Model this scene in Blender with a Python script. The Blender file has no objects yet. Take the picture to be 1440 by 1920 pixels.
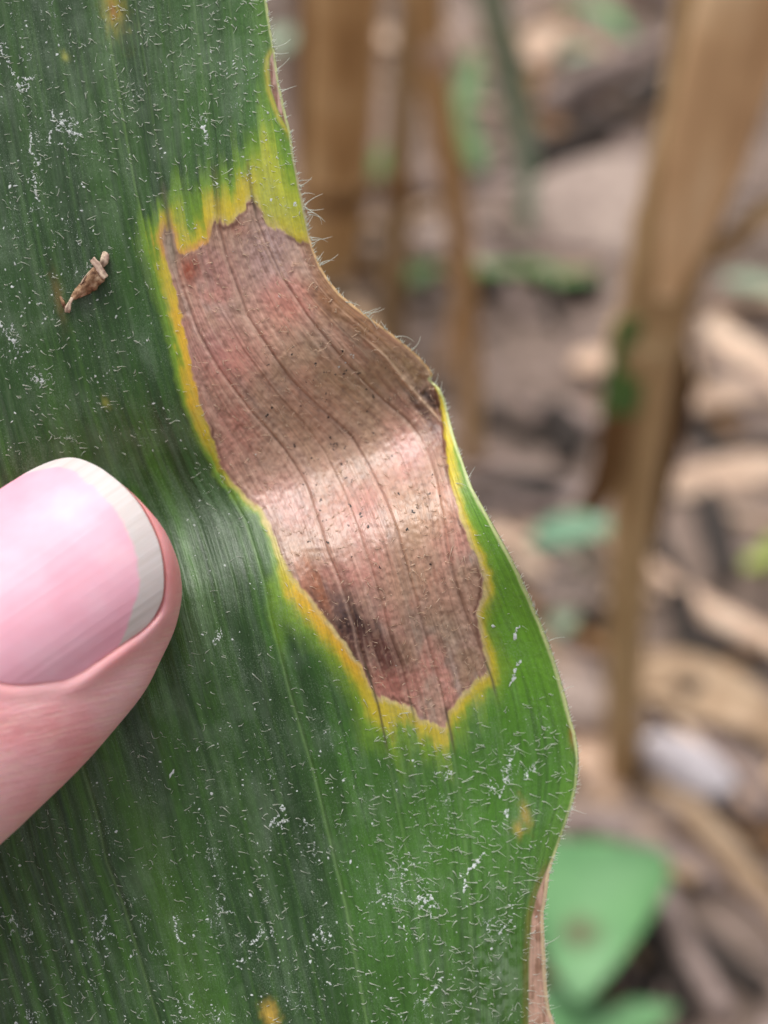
import bpy, math, random
import numpy as np
from mathutils import Vector, Matrix

scene = bpy.context.scene
col = scene.collection
random.seed(7)
rng = np.random.default_rng(11)
rad = math.radians

# ------------------------------------------------------------------ camera
CAM_H = 0.42                     # camera height above the soil, metres
PITCH = rad(42)                  # looking down at the base of the plants
FPX = 2955.0                     # focal length in photograph pixels (1440 x 1920)
PXM = 24000.0                    # photograph pixels per metre at the leaf
cam_data = bpy.data.cameras.new('camera')
cam = bpy.data.objects.new('camera', cam_data)
col.objects.link(cam)
cam.location = (0, 0, CAM_H)
cam.rotation_euler = (math.pi / 2 - PITCH, 0, 0)
cam_data.sensor_fit = 'VERTICAL'
cam_data.sensor_height = 36.0
cam_data.lens = 36.0 * FPX / 1920.0
cam_data.clip_start = 0.005
cam_data.clip_end = 400
cam_data.dof.use_dof = True
cam_data.dof.focus_distance = (FPX - 25) / PXM
cam_data.dof.aperture_fstop = 17.0
cam_data.dof.aperture_blades = 0
scene.camera = cam
CAM = np.array([0, 0, CAM_H])
FWD = np.array([0, math.cos(PITCH), -math.sin(PITCH)])
UPV = np.array([0, math.sin(PITCH), math.cos(PITCH)])
RGT = np.array([1.0, 0, 0])

# ------------------------------------------------------------------ world, sun, exposure
SUN_EL, SUN_AZ = rad(74), rad(-35)      # azimuth from +Y clockwise: nearly overhead, a little beyond the leaf and to the left
world = bpy.data.worlds.new('World')
scene.world = world
world.use_nodes = True
wn = world.node_tree
bg = wn.nodes['Background']
sky = wn.nodes.new('ShaderNodeTexSky')
sky.sky_type = 'NISHITA'
sky.sun_disc = False
sky.sun_elevation = SUN_EL
sky.sun_rotation = SUN_AZ
sky.air_density = 1.0
sky.dust_density = 6.0
sky.ozone_density = 1.0
hs = wn.nodes.new('ShaderNodeHueSaturation')
hs.inputs['Saturation'].default_value = 0.15      # overcast: nearly neutral sky
wn.links.new(sky.outputs[0], hs.inputs['Color'])
wn.links.new(hs.outputs[0], bg.inputs['Color'])
bg.inputs['Strength'].default_value = 0.13
sun_d = bpy.data.lights.new('sun', 'SUN')
sun_d.energy = 1.5
sun_d.angle = rad(25)
sun_d.color = (1.0, 0.96, 0.9)
sun = bpy.data.objects.new('sun', sun_d)
col.objects.link(sun)
sd = Vector((math.sin(SUN_AZ) * math.cos(SUN_EL), math.cos(SUN_AZ) * math.cos(SUN_EL), math.sin(SUN_EL)))
sun.rotation_euler = sd.to_track_quat('Z', 'Y').to_euler()
scene.view_settings.view_transform = 'Standard'
scene.view_settings.look = 'None'
scene.view_settings.gamma = 1
scene.view_settings.use_curve_mapping = False
scene.view_settings.exposure = 0.18
scene.render.engine = 'CYCLES'
scene.cycles.use_denoising = True
scene.cycles.max_bounces = 6

# ------------------------------------------------------------------ helpers
def W(px, py, h=0.0):
    """photograph pixel + height towards the camera (in leaf pixels) -> world, vectorised"""
    px = np.asarray(px, float); py = np.asarray(py, float); h = np.asarray(h, float)
    d = (FPX - h) / PXM
    x = (px - 720) / FPX; y = -(py - 960) / FPX
    return CAM + d[..., None] * (FWD + x[..., None] * RGT + y[..., None] * UPV)

def G(px, py, z=0.0):
    """point where the ray through a pixel reaches height z above the soil"""
    d = FWD + (px - 720) / FPX * RGT - (py - 960) / FPX * UPV
    t = (z - CAM_H) / d[2]
    return Vector(CAM + t * d)

def D(px, py, dist):
    d = FWD + (px - 720) / FPX * RGT - (py - 960) / FPX * UPV
    return Vector(CAM + dist * d)

def ss(a, b, x):
    t = np.clip((x - a) / (b - a), 0, 1)
    return t * t * (3 - 2 * t)

TAB = np.random.default_rng(3).random((256, 256))
def vn(x, y, s=0):
    x = np.asarray(x, float) + 37.7 * s; y = np.asarray(y, float) + 91.3 * s
    xi = np.floor(x).astype(int); yi = np.floor(y).astype(int)
    fx = x - xi; fy = y - yi
    fx = fx * fx * (3 - 2 * fx); fy = fy * fy * (3 - 2 * fy)
    a = TAB[xi & 255, yi & 255]; b = TAB[(xi + 1) & 255, yi & 255]
    c = TAB[xi & 255, (yi + 1) & 255]; d = TAB[(xi + 1) & 255, (yi + 1) & 255]
    return (a * (1 - fx) + b * fx) * (1 - fy) + (c * (1 - fx) + d * fx) * fy
def fbm(x, y, s=0, o=3):
    r = 0; a = 1; t = 0
    for k in range(o):
        r = r + a * vn(x * 2 ** k, y * 2 ** k, s + 5 * k); t += a; a *= .5
    return r / t
def srgb(r, g, b):
    return tuple(((c / 255 + .055) / 1.055) ** 2.4 if c > 10 else c / 255 / 12.92 for c in (r, g, b))

def mesh(name, verts, faces, mat=None, parent=None, smooth=True):
    me = bpy.data.meshes.new(name)
    verts = np.asarray(verts, np.float32)
    if isinstance(faces, np.ndarray):
        n, k = faces.shape
        me.vertices.add(len(verts)); me.vertices.foreach_set('co', verts.ravel())
        me.loops.add(n * k); me.loops.foreach_set('vertex_index', faces.astype(np.int32).ravel())
        me.polygons.add(n); me.polygons.foreach_set('loop_start', np.arange(0, n * k, k, dtype=np.int32))
        me.update(calc_edges=True)
    else:
        me.from_pydata([tuple(map(float, v)) for v in verts], [], faces)
    if smooth:
        me.polygons.foreach_set('use_smooth', np.ones(len(me.polygons), bool))
    me.validate(); me.update()
    o = bpy.data.objects.new(name, me)
    col.objects.link(o)
    if mat: me.materials.append(mat)
    if parent: o.parent = parent
    return o

def empty(name, loc):
    o = bpy.data.objects.new(name, None); col.objects.link(o); o.location = loc
    o.empty_display_size = .01
    bpy.context.view_layer.update()
    return o
def under(o, p):
    o.parent = p; o.matrix_parent_inverse = Matrix.Translation(p.location).inverted()
    return o
def tag(o, label=None, cat=None, group=None, kind=None):
    if label: o['label'] = label
    if cat: o['category'] = cat
    if group: o['group'] = group
    if kind: o['kind'] = kind
    return o

def grid_faces(nr, nc, wrap=False):
    r = np.arange(nr - 1)[:, None]; c = np.arange(nc if wrap else nc - 1)[None, :]
    c2 = (c + 1) % nc
    return np.stack([r * nc + c, r * nc + c2, (r + 1) * nc + c2, (r + 1) * nc + c], -1).reshape(-1, 4)

def tube(path, radii, sides=10, flat=1.0, seed=0, rough=0.0, caps=True):
    """tapered tube along a polyline -> verts, faces"""
    P = [Vector(p) for p in path]; V = []; n = len(P)
    ref = None
    for i, p in enumerate(P):
        t = (P[min(i + 1, n - 1)] - P[max(i - 1, 0)]).normalized()
        if ref is None:
            ref = t.orthogonal().normalized()
        ref = (ref - t * ref.dot(t)).normalized()
        b = t.cross(ref)
        for k in range(sides):
            a = 2 * math.pi * k / sides
            r = radii[i] * (1 + rough * (random.random() - .5))
            V.append(p + ref * math.cos(a) * r + b * math.sin(a) * r * flat)
    F = [tuple(f) for f in grid_faces(n, sides, True).tolist()]
    if caps:
        F.append(tuple(reversed(range(sides)))); F.append(tuple(range((n - 1) * sides, n * sides)))
    return V, F

class NT:
    def __init__(s, name):
        s.m = bpy.data.materials.new(name); s.m.use_nodes = True
        s.t = s.m.node_tree; s.b = s.t.nodes['Principled BSDF']; s.o = s.t.nodes['Material Output']
    def n(s, typ, **kw):
        x = s.t.nodes.new(typ)
        for k, v in kw.items():
            if k in x.inputs: 
                x.inputs[k].default_value = v
            else: setattr(x, k, v)
        return x
    def l(s, a, b): s.t.links.new(a, b)
    def attr(s, name): 
        x = s.n('ShaderNodeAttribute'); x.attribute_name = name; return x
    def math(s, op, a, b=None):
        x = s.n('ShaderNodeMath'); x.operation = op
        for i, v in enumerate((a, b)):
            if v is None: continue
            if isinstance(v, (int, float)): x.inputs[i].default_value = v
            else: s.l(v, x.inputs[i])
        return x.outputs[0]
    def ramp(s, fac, stops):
        x = s.n('ShaderNodeValToRGB'); e = x.color_ramp.elements
        while len(e) < len(stops): e.new(.5)
        for i, (p, c) in enumerate(stops):
            e[i].position = p; e[i].color = (*c, 1) if len(c) == 3 else c
        s.l(fac, x.inputs[0]); return x.outputs[0]
    def mix(s, fac, a, b, mode='MIX'):
        x = s.n('ShaderNodeMix'); x.data_type = 'RGBA'; x.blend_type = mode
        for i, v in ((0, fac), (6, a), (7, b)):
            if isinstance(v, (int, float)): x.inputs[i].default_value = v
            elif isinstance(v, tuple): x.inputs[i].default_value = (*v, 1)
            else: s.l(v, x.inputs[i])
        return x.outputs[2]
    def noise(s, vec, scale, detail=3, rough=.55):
        x = s.n('ShaderNodeTexNoise'); x.inputs['Scale'].default_value = scale
        x.inputs['Detail'].default_value = detail; x.inputs['Roughness'].default_value = rough
        if vec is not None: s.l(vec, x.inputs['Vector'])
        return x.outputs['Fac']
    def coords(s, scale=(1, 1, 1), kind='Object', rot=(0, 0, 0)):
        t = s.n('ShaderNodeTexCoord'); m = s.n('ShaderNodeMapping')
        m.inputs['Scale'].default_value = scale; m.inputs['Rotation'].default_value = rot
        s.l(t.outputs[kind], m.inputs[0]); return m.outputs[0]
    def bump(s, h, strength, dist, prev=None):
        x = s.n('ShaderNodeBump'); x.inputs['Strength'].default_value = strength
        x.inputs['Distance'].default_value = dist; s.l(h, x.inputs['Height'])
        if prev: s.l(prev, x.inputs['Normal'])
        return x.outputs[0]

# ------------------------------------------------------------------ ground materials
def soil_mat():
    k = NT('soil'); v = k.coords()
    a = k.noise(v, 9, 5, .6); b = k.noise(v, 70, 4, .65); c = k.noise(v, 300, 2)
    f = k.math('ADD', k.math('MULTIPLY', a, .55), k.math('MULTIPLY', b, .45))
    cl = k.ramp(f, [(.32, srgb(52, 42, 36)), (.45, srgb(108, 92, 82)), (.58, srgb(150, 130, 119)), (.72, srgb(176, 157, 146))])
    k.l(cl, k.b.inputs['Base Color']); k.b.inputs['Roughness'].default_value = .95
    h = k.math('ADD', b, k.math('MULTIPLY', c, .3))
    k.l(k.bump(h, .8, .004), k.b.inputs['Normal'])
    return k.m
def dry_mat(name, lo, mid, hi, stretch=(60, 60, 6), rough=.75):
    k = NT(name); v = k.coords(stretch)
    oi = k.n('ShaderNodeObjectInfo')
    f = k.noise(v, 1.6, 4, .6)
    g = k.noise(k.coords((22, 22, 22)), 1.5, 3)
    f2 = k.math('ADD', k.math('MULTIPLY', f, .55), k.math('MULTIPLY', g, .45))
    cl = k.ramp(f2, [(.32, lo), (.5, mid), (.66, hi)])
    var = k.math('ADD', k.math('MULTIPLY', oi.outputs['Random'], .5), .75)
    hsv = k.n('ShaderNodeHueSaturation'); k.l(cl, hsv.inputs['Color']); k.l(var, hsv.inputs['Value'])
    k.l(hsv.outputs[0], k.b.inputs['Base Color']); k.b.inputs['Roughness'].default_value = rough
    k.l(k.bump(f, .5, .001), k.b.inputs['Normal'])
    return k.m
def weed_mat(name, lo, hi):
    k = NT(name); v = k.coords()
    f = k.noise(v, 60, 4); g = k.noise(v, 400, 2)
    cl = k.ramp(k.math('ADD', k.math('MULTIPLY', f, .7), k.math('MULTIPLY', g, .3)), [(.35, lo), (.65, hi)])
    k.l(cl, k.b.inputs['Base Color']); k.b.inputs['Roughness'].default_value = .5
    k.l(k.bump(g, .3, .0006), k.b.inputs['Normal'])
    return k.m
M_SOIL = soil_mat()
M_TAN = dry_mat('dry_tan', srgb(160, 116, 68), srgb(220, 174, 118), srgb(242, 206, 158))
M_PALE = dry_mat('dry_pale', srgb(170, 138, 114), srgb(216, 184, 160), srgb(242, 218, 194))
M_STRAW = dry_mat('dry_straw', srgb(140, 112, 84), srgb(180, 150, 120), srgb(206, 178, 148))
M_SHEATH = dry_mat('dry_sheath', srgb(176, 136, 98), srgb(218, 180, 136), srgb(246, 220, 184))
M_BROWN = dry_mat('dry_brown', srgb(76, 50, 24), srgb(122, 86, 46), srgb(160, 118, 70))
M_GREY = dry_mat('dry_grey', srgb(96, 80, 72), srgb(146, 126, 118), srgb(184, 164, 158))
M_OLIVE = dry_mat('dry_olive', srgb(120, 94, 58), srgb(166, 136, 96), srgb(196, 166, 124))
M_DARK = dry_mat('dark_litter_shade', srgb(26, 20, 17), srgb(44, 35, 30), srgb(66, 54, 46))  # dark litter, darkened further to stand in for shadow holes on the ground
M_W1 = weed_mat('weed_mint', srgb(100, 136, 108), srgb(130, 168, 138))
M_W2 = weed_mat('weed_green', srgb(84, 132, 84), srgb(112, 162, 106))
M_W3 = weed_mat('weed_deep', srgb(54, 92, 44), srgb(96, 136, 66))
M_W4 = weed_mat('weed_yellow', srgb(120, 140, 40), srgb(164, 172, 84))
M_W5 = weed_mat('weed_grey', srgb(120, 140, 114), srgb(154, 168, 142))

# ------------------------------------------------------------------ ground sheet
def build_ground():
    t = np.linspace(-1, 1, 221)
    xs = 1.1 * t + 60 * np.sign(t) * np.abs(t) ** 9
    X, Y = np.meshgrid(xs, xs + .55)
    near = np.exp(-((X / 2.5) ** 2 + ((Y - .55) / 2.5) ** 2))
    Z = near * (.045 * (fbm(X * 7, Y * 7, 2, 3) - .5) + .02 * (fbm(X * 30, Y * 30, 4, 3) - .5))
    Z -= near * .004
    V = np.stack([X, Y, Z], -1).reshape(-1, 3)
    o = mesh('ground', V, grid_faces(len(t), len(t)), M_SOIL)
    return tag(o, kind='structure')
ground = build_ground()
def gz(x, y):
    n = math.exp(-((x / 2.5) ** 2 + ((y - .55) / 2.5) ** 2))
    return float(n * (.045 * (fbm(np.array(x * 7), np.array(y * 7), 2, 3) - .5) + .02 * (fbm(np.array(x * 30), np.array(y * 30), 4, 3) - .5))) - n * .004

# ------------------------------------------------------------------ background stalks
def stalk(name, label, pix, radii, mats, nodes=(), base_drop=.02, leans=None, group=None):
    """pix: list of (px,py); the last one is where it meets the soil; the stalk stands in the
    upright plane through its foot that faces the camera"""
    foot = G(*pix[-1]); foot.z = gz(foot.x, foot.y)
    pts = []
    for (x, y) in pix[:-1]:
        d = FWD + (x - 720) / FPX * RGT - (y - 960) / FPX * UPV
        s = foot.y / d[1]
        pts.append(Vector(CAM + s * d))
    e = empty(name, foot)
    path = [foot - Vector((0, 0, base_drop)), foot] + pts[::-1]
    # carry on above the frame
    dirv = (path[-1] - path[-2]).normalized()
    path.append(path[-1] + dirv * .25)
    rr = [radii[-1]] + list(radii[::-1]) + [radii[0] * .9]
    # resample
    P, R = [], []
    for i in range(len(path) - 1):
        n = 8
        for k in range(n):
            f = k / n
            P.append(path[i].lerp(path[i + 1], f)); R.append(rr[i] * (1 - f) + rr[i + 1] * f)
    P.append(path[-1]); R.append(rr[-1])
    v, f = tube(P, R, 14, rough=.06)
    under(mesh('culm', v, f, mats[0]), e)
    for (x, y, kk) in nodes:
        d = FWD + (x - 720) / FPX * RGT - (y - 960) / FPX * UPV
        p = Vector(CAM + foot.y / d[1] * d)
        i = min(range(len(P)), key=lambda q: (P[q] - p).length)
        r = R[i]; tdir = (P[min(i + 1, len(P) - 1)] - P[i - 1]).normalized()
        v, f = tube([p - tdir * .006, p - tdir * .003, p, p + tdir * .003, p + tdir * .006],
                    [r * 1.0, r * 1.14, r * 1.2, r * 1.14, r * 1.0], 14)
        under(mesh('node_ring', v, f, mats[kk]), e)
    tag(e, label, 'stalk', group)
    return e, P, R

def ribbon(pts, widths, normal, cup=.25, thick=.0004, seg=5):
    """curved dry leaf strip with a little thickness -> verts, faces"""
    P = [Vector(p) for p in pts]; n = len(P); top, bot = [], []
    N = Vector(normal).normalized()
    for i, p in enumerate(P):
        t = (P[min(i + 1, n - 1)] - P[max(i - 1, 0)]).normalized()
        s = t.cross(N).normalized(); nn = s.cross(t).normalized()
        for k in range(seg):
            u = k / (seg - 1) * 2 - 1
            q = p + s * (u * widths[i] / 2) + nn * (cup * widths[i] * (u * u - .5))
            top.append(q + nn * thick); bot.append(q - nn * thick)
    V = top + bot; o = n * seg; F = []
    for i in range(n - 1):
        for k in range(seg - 1):
            a = i * seg + k
            F.append((a, a + 1, a + seg + 1, a + seg)); F.append((o + a, o + a + seg, o + a + seg + 1, o + a + 1))
        a = i * seg; F.append((a, a + seg, o + a + seg, o + a))
        a = i * seg + seg - 1; F.append((a, o + a, o + a + seg, a + seg))
    F.append(tuple(range(seg)) + tuple(o + k for k in reversed(range(seg))))
    a = (n - 1) * seg
    F.append(tuple(reversed(range(a, a + seg))) + tuple(range(o + a, o + a + seg)))
    return V, F

def bez(p, n=10):
    """smooth curve through points (Catmull-Rom)"""
    p = [Vector(q) for q in p]; q = [p[0] * 2 - p[1]] + p + [p[-1] * 2 - p[-2]]; out = []
    for i in range(1, len(q) - 2):
        for k in range(n):
            t = k / n; a, b, c, d = q[i - 1], q[i], q[i + 1], q[i + 2]
            out.append(.5 * ((2 * b) + (c - a) * t + (2 * a - 5 * b + 4 * c - d) * t * t + (3 * b - a - 3 * c + d) * t ** 3))
    out.append(p[-1]); return out

# thick tan stalk beside the upper leaf edge
e, P, R = stalk('maize_stalk', 'thick smooth tan maize stalk beside the upper edge of the leaf',
                [(648, 0), (640, 200), (632, 345), (620, 500)], [.0158, .0158, .0155, .015], [M_TAN, M_BROWN], nodes=[(630, 350, 1)])
# dark strip peeling off its side
f0 = e.location
def on_plane(y, pts): 
    o = []
    for (px, py) in pts:
        d = FWD + (px - 720) / FPX * RGT - (py - 960) / FPX * UPV
        o.append(Vector(CAM + y / d[1] * d))
    return o
pl = bez(on_plane(f0.y + .01, [(584, -60), (578, 60), (572, 200), (576, 330), (590, 440)]))
v, f = ribbon(pl, [.012] * len(pl), (0, -1, .4))
under(mesh('peeling_sheath', v, f, M_BROWN), e)
# slim dark stalk
stalk('maize_stalk', 'slim dark olive brown stalk next to the thick tan stalk',
      [(772, 0), (758, 150), (748, 350), (735, 560), (730, 640)], [.0052, .0056, .006, .0062, .0064], [M_OLIVE, M_BROWN], nodes=[(748, 345, 1)])
# slim pale stalk
stalk('maize_stalk', 'slim pale tan stalk leaning between weeds and the dark olive stalk',
      [(795, -20), (812, 150), (846, 330), (872, 520), (880, 700), (884, 850)], [.0062, .0058, .005, .0045, .0045, .0045], [M_TAN, M_PALE], nodes=[(815, 90, 1)])
# big right stalk
e, P, R = stalk('maize_stalk', 'tall tan maize stalk with cream sheath and green dead leaf strip',
                [(1372, 0), (1330, 220), (1268, 420), (1215, 640), (1190, 900), (1172, 1180), (1168, 1460)],
                [.0125, .0118, .0105, .0088, .0062, .0058, .0060], [M_OLIVE, M_TAN], nodes=[(1210, 640, 0)])
y0 = e.location.y
pl = bez(on_plane(y0 - .012, [(1460, -80), (1400, 60), (1345, 240), (1295, 420), (1250, 560)]))
v, f = ribbon(pl, [.027 - .013 * (i / len(pl)) - .010 * max(0, i / len(pl) - .6) / .4 for i in range(len(pl))], (.25, -1, .75), cup=-.22, seg=9)
under(mesh('sheath', v, f, M_SHEATH), e)
pl = bez(on_plane(y0 - .008, [(1190, 600), (1172, 700), (1150, 810), (1132, 900), (1095, 960)]))
v, f = ribbon(pl[:18], [.010] * 18, (0.2, -1, .5), cup=.15)
under(mesh('green_strip', v, f, M_W3), e)
v, f = ribbon(pl[17:], [.009 - .003 * i / len(pl) for i in range(len(pl) - 17)], (0.2, -1, .5), cup=.15)
under(mesh('withered_strip', v, f, M_BROWN), e)
pl = bez(on_plane(y0 + .006, [(1240, 600), (1275, 700), (1262, 800), (1235, 900), (1215, 1000)]))
v, f = ribbon(pl, [.008] * len(pl), (-.2, -1, .5), cup=.2)
under(mesh('withered_strip', v, f, M_BROWN), e)
# yellowing blade bending off the big stalk
pl = bez(on_plane(y0 - .004, [(1300, 480), (1350, 470), (1420, 410), (1500, 360)]))
v, f = ribbon(pl, [.003 + .002 * math.sin(3 * i / len(pl)) for i in range(len(pl))], (0, -.6, 1), cup=.15)
under(mesh('yellow_blade', v, f, M_OLIVE), e)

# ------------------------------------------------------------------ weeds on the soil
def weed_leaf(L, Wd, fold=.18, droop=.25, peak=.8, nL=12, nW=7, lobes=0.0):
    top = []
    for i in range(nL + 1):
        u = i / nL
        w = Wd * .5 * max(.02, (math.sin(math.pi * u ** peak)) ** .75) * (1 + lobes * math.sin(u * 22))
        for k in range(nW):
            s = k / (nW - 1) * 2 - 1
            top.append((u * L, s * w, fold * abs(s) * w - droop * L * u * u + .012 * L * math.sin(9 * u + 3 * s)))
    n = len(top)
    V = top + [(x, y, z - .0003) for x, y, z in top]
    F = grid_faces(nL + 1, nW).tolist(); F = [tuple(q) for q in F] + [tuple(n + i for i in reversed(q)) for q in F]
    for i in range(nL):
        for c in (0, nW - 1):
            a = i * nW + c; b = a + nW
            F.append((a, b, n + b, n + a) if c else (b, a, n + a, n + b))
    return V, F
def weed(label, leaves, mat, foot, group='weeds growing on the soil', name='weed_seedling', peak=.8):
    """leaves: (base point, direction, length, width, roll)"""
    foot = Vector(foot); foot.z = gz(foot.x, foot.y)
    e = empty(name, foot)
    for (c, ang, tilt, L, Wd, roll, droop) in leaves:
        V, F = weed_leaf(L, Wd, droop=droop, peak=peak)
        rot = Matrix.Rotation(ang, 4, 'Z') @ Matrix.Rotation(-tilt, 4, 'Y') @ Matrix.Rotation(roll, 4, 'X')
        mid = rot @ Vector((L * .5, 0, -droop * L * .25))
        base = Vector(c) - mid
        o = mesh('leaf', [rot @ Vector(v) + base for v in V], F, mat); under(o, e)
        pth = bez([foot - Vector((0, 0, .004)), foot.lerp(base, .5) + Vector((0, 0, .004)), base + (rot @ Vector((.002, 0, 0)))], 5)
        v, f = tube(pth, [.0011] * len(pth), 6); under(mesh('stem', v, f, mat), e)
    return tag(e, label, 'weed', group)
def at(px, py, z): return G(px, py, z)
def blotched(name, lo, hi, p, r):
    k = NT(name); v = k.coords(); f = k.noise(v, 60, 4); g = k.noise(v, 400, 2)
    cl = k.ramp(k.math('ADD', k.math('MULTIPLY', f, .7), k.math('MULTIPLY', g, .3)), [(.35, lo), (.65, hi)])
    d = k.n('ShaderNodeVectorMath'); d.operation = 'DISTANCE'; k.l(v, d.inputs[0]); d.inputs[1].default_value = p
    sp = k.ramp(k.math('ADD', k.math('MULTIPLY', d.outputs['Value'], 1 / r), k.math('MULTIPLY', k.math('SUBTRACT', g, .5), .8)), [(.4, (1, 1, 1)), (1.0, (0, 0, 0))])
    k.l(k.mix(k.math('MULTIPLY', sp, .8), cl, srgb(92, 78, 50)), k.b.inputs['Base Color']); k.b.inputs['Roughness'].default_value = .5
    return k.m
M_W2B = blotched('weed_blotched', srgb(84, 132, 84), srgb(112, 162, 106), tuple(G(1088, 1752, .034)), .0075)
weed('mint green weed leaf low beside the tall right stalk', [(at(1082, 995, .03), rad(20), rad(4), .036, .021, rad(-14), .1)], M_W1, G(1110, 1060))
weed('broad bright green weed leaf with a small brown blotch', [(at(1100, 1712, .035), rad(-100), rad(8), .056, .046, rad(4), .1)], M_W2B, G(1130, 1640), peak=.48)
weed('light green weed leaf hanging over dark soil at the top', [(at(1120, 25, .05), rad(-52), rad(6), .06, .026, rad(-18), .15)], M_W2, G(1090, 60))
weed('deep green weed sprig between the slim stalks and the grass blade', [(at(878, 150, .03), rad(80), rad(30), .045, .014, 0, .1), (at(885, 270, .02), rad(100), rad(20), .04, .012, 0, .1), (at(870, 215, .02), rad(60), rad(35), .04, .01, 0, .1)], M_W3, G(880, 300))
weed('small deep green weed leaf at the foot of the olive stalk', [(at(790, 510, .012), rad(40), rad(10), .022, .013, 0, .15)], M_W3, G(788, 560))
weed('low trailing green weed on the pale soil patch', [(at(945, 505, .012), rad(5), rad(5), .03, .008, 0, .1), (at(1010, 505, .012), rad(-12), rad(5), .03, .009, 0, .1), (at(1080, 520, .012), rad(10), rad(5), .026, .008, 0, .1), (at(900, 500, .012), rad(170), rad(5), .02, .007, 0, .1)], M_W3, G(990, 525))
weed('pale grey green weed leaf at the right of the tall stalk', [(at(1425, 535, .015), rad(-25), rad(5), .035, .014, 0, .1)], M_W5, G(1420, 560))
weed('pale green weed leaves below the broad blotched leaf', [(at(1065, 1905, .02), rad(-30), rad(5), .024, .018, 0, .1), (at(1180, 1915, .02), rad(20), rad(5), .03, .012, 0, .1)], M_W2, G(1120, 1960))
weed('yellow green weed tuft among straw', [(at(1432, 1045, .015), rad(20), rad(15), .018, .008, 0, .1), (at(1445, 1030, .015), rad(70), rad(15), .018, .007, 0, .1)], M_W4, G(1450, 1060))
weed('small pale weed leaf beyond the peeling tan stalk', [(at(530, 72, .03), rad(60), rad(10), .026, .022, 0, .1)], M_W5, G(528, 110))
weed('small bright weed leaf right behind the thick tan stalk', [(at(716, 300, .012), rad(80), rad(10), .03, .010, 0, .1)], M_W3, G(716, 330))
weed('faint green seedling in shade under the leaf edge', [(at(1060, 1150, .008), rad(70), rad(10), .02, .010, 0, .1)], M_W5, G(1055, 1175))
weed('yellow green leaf beside the cream sheath', [(at(1438, 20, .16), rad(90), rad(10), .025, .012, 0, .1)], M_W4, G(1420, 60))
weed('small pale green weed leaf by the dark soil hollow', [(at(1085, 100, .01), rad(20), rad(10), .022, .012, 0, .1)], M_W5, G(1085, 130))
# long grass blade
gp = bez([G(985, 440), at(985, 300, .03), at(955, 150, .07), at(915, -20, .12), at(880, -160, .15)])
e = empty('grass_blade', Vector(gp[0]))
v, f = ribbon(gp, [.004 + .012 * math.sin(min(1, i / len(gp) * 1.1) * math.pi * .8) for i in range(len(gp))], (.5, -1, .3), cup=.15)
under(mesh('blade', v, f, M_W5), e)
tag(e, 'long grey green grass blade leaning up from the pale soil', 'grass')

# ------------------------------------------------------------------ straw, scraps and stones lying on the soil
def lie(name, p0, p1, r, mat, bend=.0, flat=False, lift=None, label=None, cat='straw', group=None):
    p0 = Vector(p0); p1 = Vector(p1); L = (p1 - p0).length
    side = Vector((-(p1 - p0).y, (p1 - p0).x, 0)).normalized()
    ctl = []
    for k in range(5):
        u = k / 4
        q = p0.lerp(p1, u) + side * bend * L * math.sin(math.pi * u) * (1 if k != 2 else 1.1)
        q.z = gz(q.x, q.y) + (r * .8 if lift is None else lift * (1 - .5 * u))
        ctl.append(q)
    pth = bez(ctl, 3); n = len(pth)
    e0 = pth[0].copy()
    pth = [q - e0 for q in pth]
    if flat:
        v, f = ribbon(pth, [2 * r * (.35 + .65 * math.sin(math.pi * min(.97, .1 + i / n))) for i in range(n)], (random.uniform(-.4, .4), random.uniform(-.6, .2), 1), cup=random.uniform(-.3, .3), seg=4)
    else:
        v, f = tube(pth, [r * (1 - .25 * i / n) for i in range(n)], 7, flat=random.uniform(.6, 1), rough=.15)
    o = mesh(name, v, f, mat); o.location = e0
    return tag(o, label, cat, group)
# pieces one can single out
lie('fallen_stalk', G(1040, 1545), G(1330, 1700), .0052, M_GREY, .03, label='pinkish grey dry stem running out from behind the leaf', lift=.008)
lie('fallen_stalk', G(1200, 1640), G(1345, 1960), .0052, M_GREY, -.03, label='grey dry stem slanting down past the broad weed leaf', lift=.007)
lie('fallen_stalk', G(1225, 1490), G(1480, 1790), .0060, M_STRAW, .02, label='tan dry stalk piece under the white stone', lift=.007)
lie('fallen_stalk', G(1170, 1700), G(1290, 1960), .0040, M_DARK, .02, label='dark dry stem crossing beside the grey stem', lift=.005)
lie('dry_leaf_scrap', G(1150, 1290), G(1480, 1400), .012, M_STRAW, .06, True, .006, 'broad tan dry leaf scrap above the white stone', 'dry leaf')
lie('dry_leaf_scrap', G(1250, 930), G(1500, 905), .011, M_PALE, .05, True, .006, 'pale pinkish dry leaf scrap below a dark soil gap', 'dry leaf')
lie('dry_leaf_scrap', G(1320, 620), G(1480, 790), .009, M_PALE, .03, True, .008, 'pale straw leaf scrap arching right of the tall stalk', 'dry leaf')
lie('dry_leaf_scrap', G(1230, 790), G(1470, 760), .009, M_PALE, .12, True, .005, 'curved pale dry leaf above the dark soil gap', 'dry leaf')
lie('fallen_stalk', G(1020, 210), G(1330, 40), .010, M_GREY, .02, label='fallen grey stalk lying across dark soil at the top', lift=.008)
lie('fallen_stalk', G(1000, 320), G(1290, 130), .010, M_DARK, .0, label='dark rotting stalk lying below the fallen grey stalk', lift=.008)
lie('fallen_stalk', G(1180, -20), G(1330, 20), .012, M_GREY, .0, label='short lilac grey stalk piece at the foot of the cream sheath', lift=.01)
lie('dry_leaf_scrap', G(1100, 440), G(1170, 430), .009, M_TAN, .1, True, .008, 'curled orange tan leaf scrap against the tall stalk', 'dry leaf')
lie('dry_leaf_scrap', G(1000, 130), G(1060, 60), .009, M_PALE, .1, True, .008, 'small cream leaf scrap beside the light green weed leaf', 'dry leaf')
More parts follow.
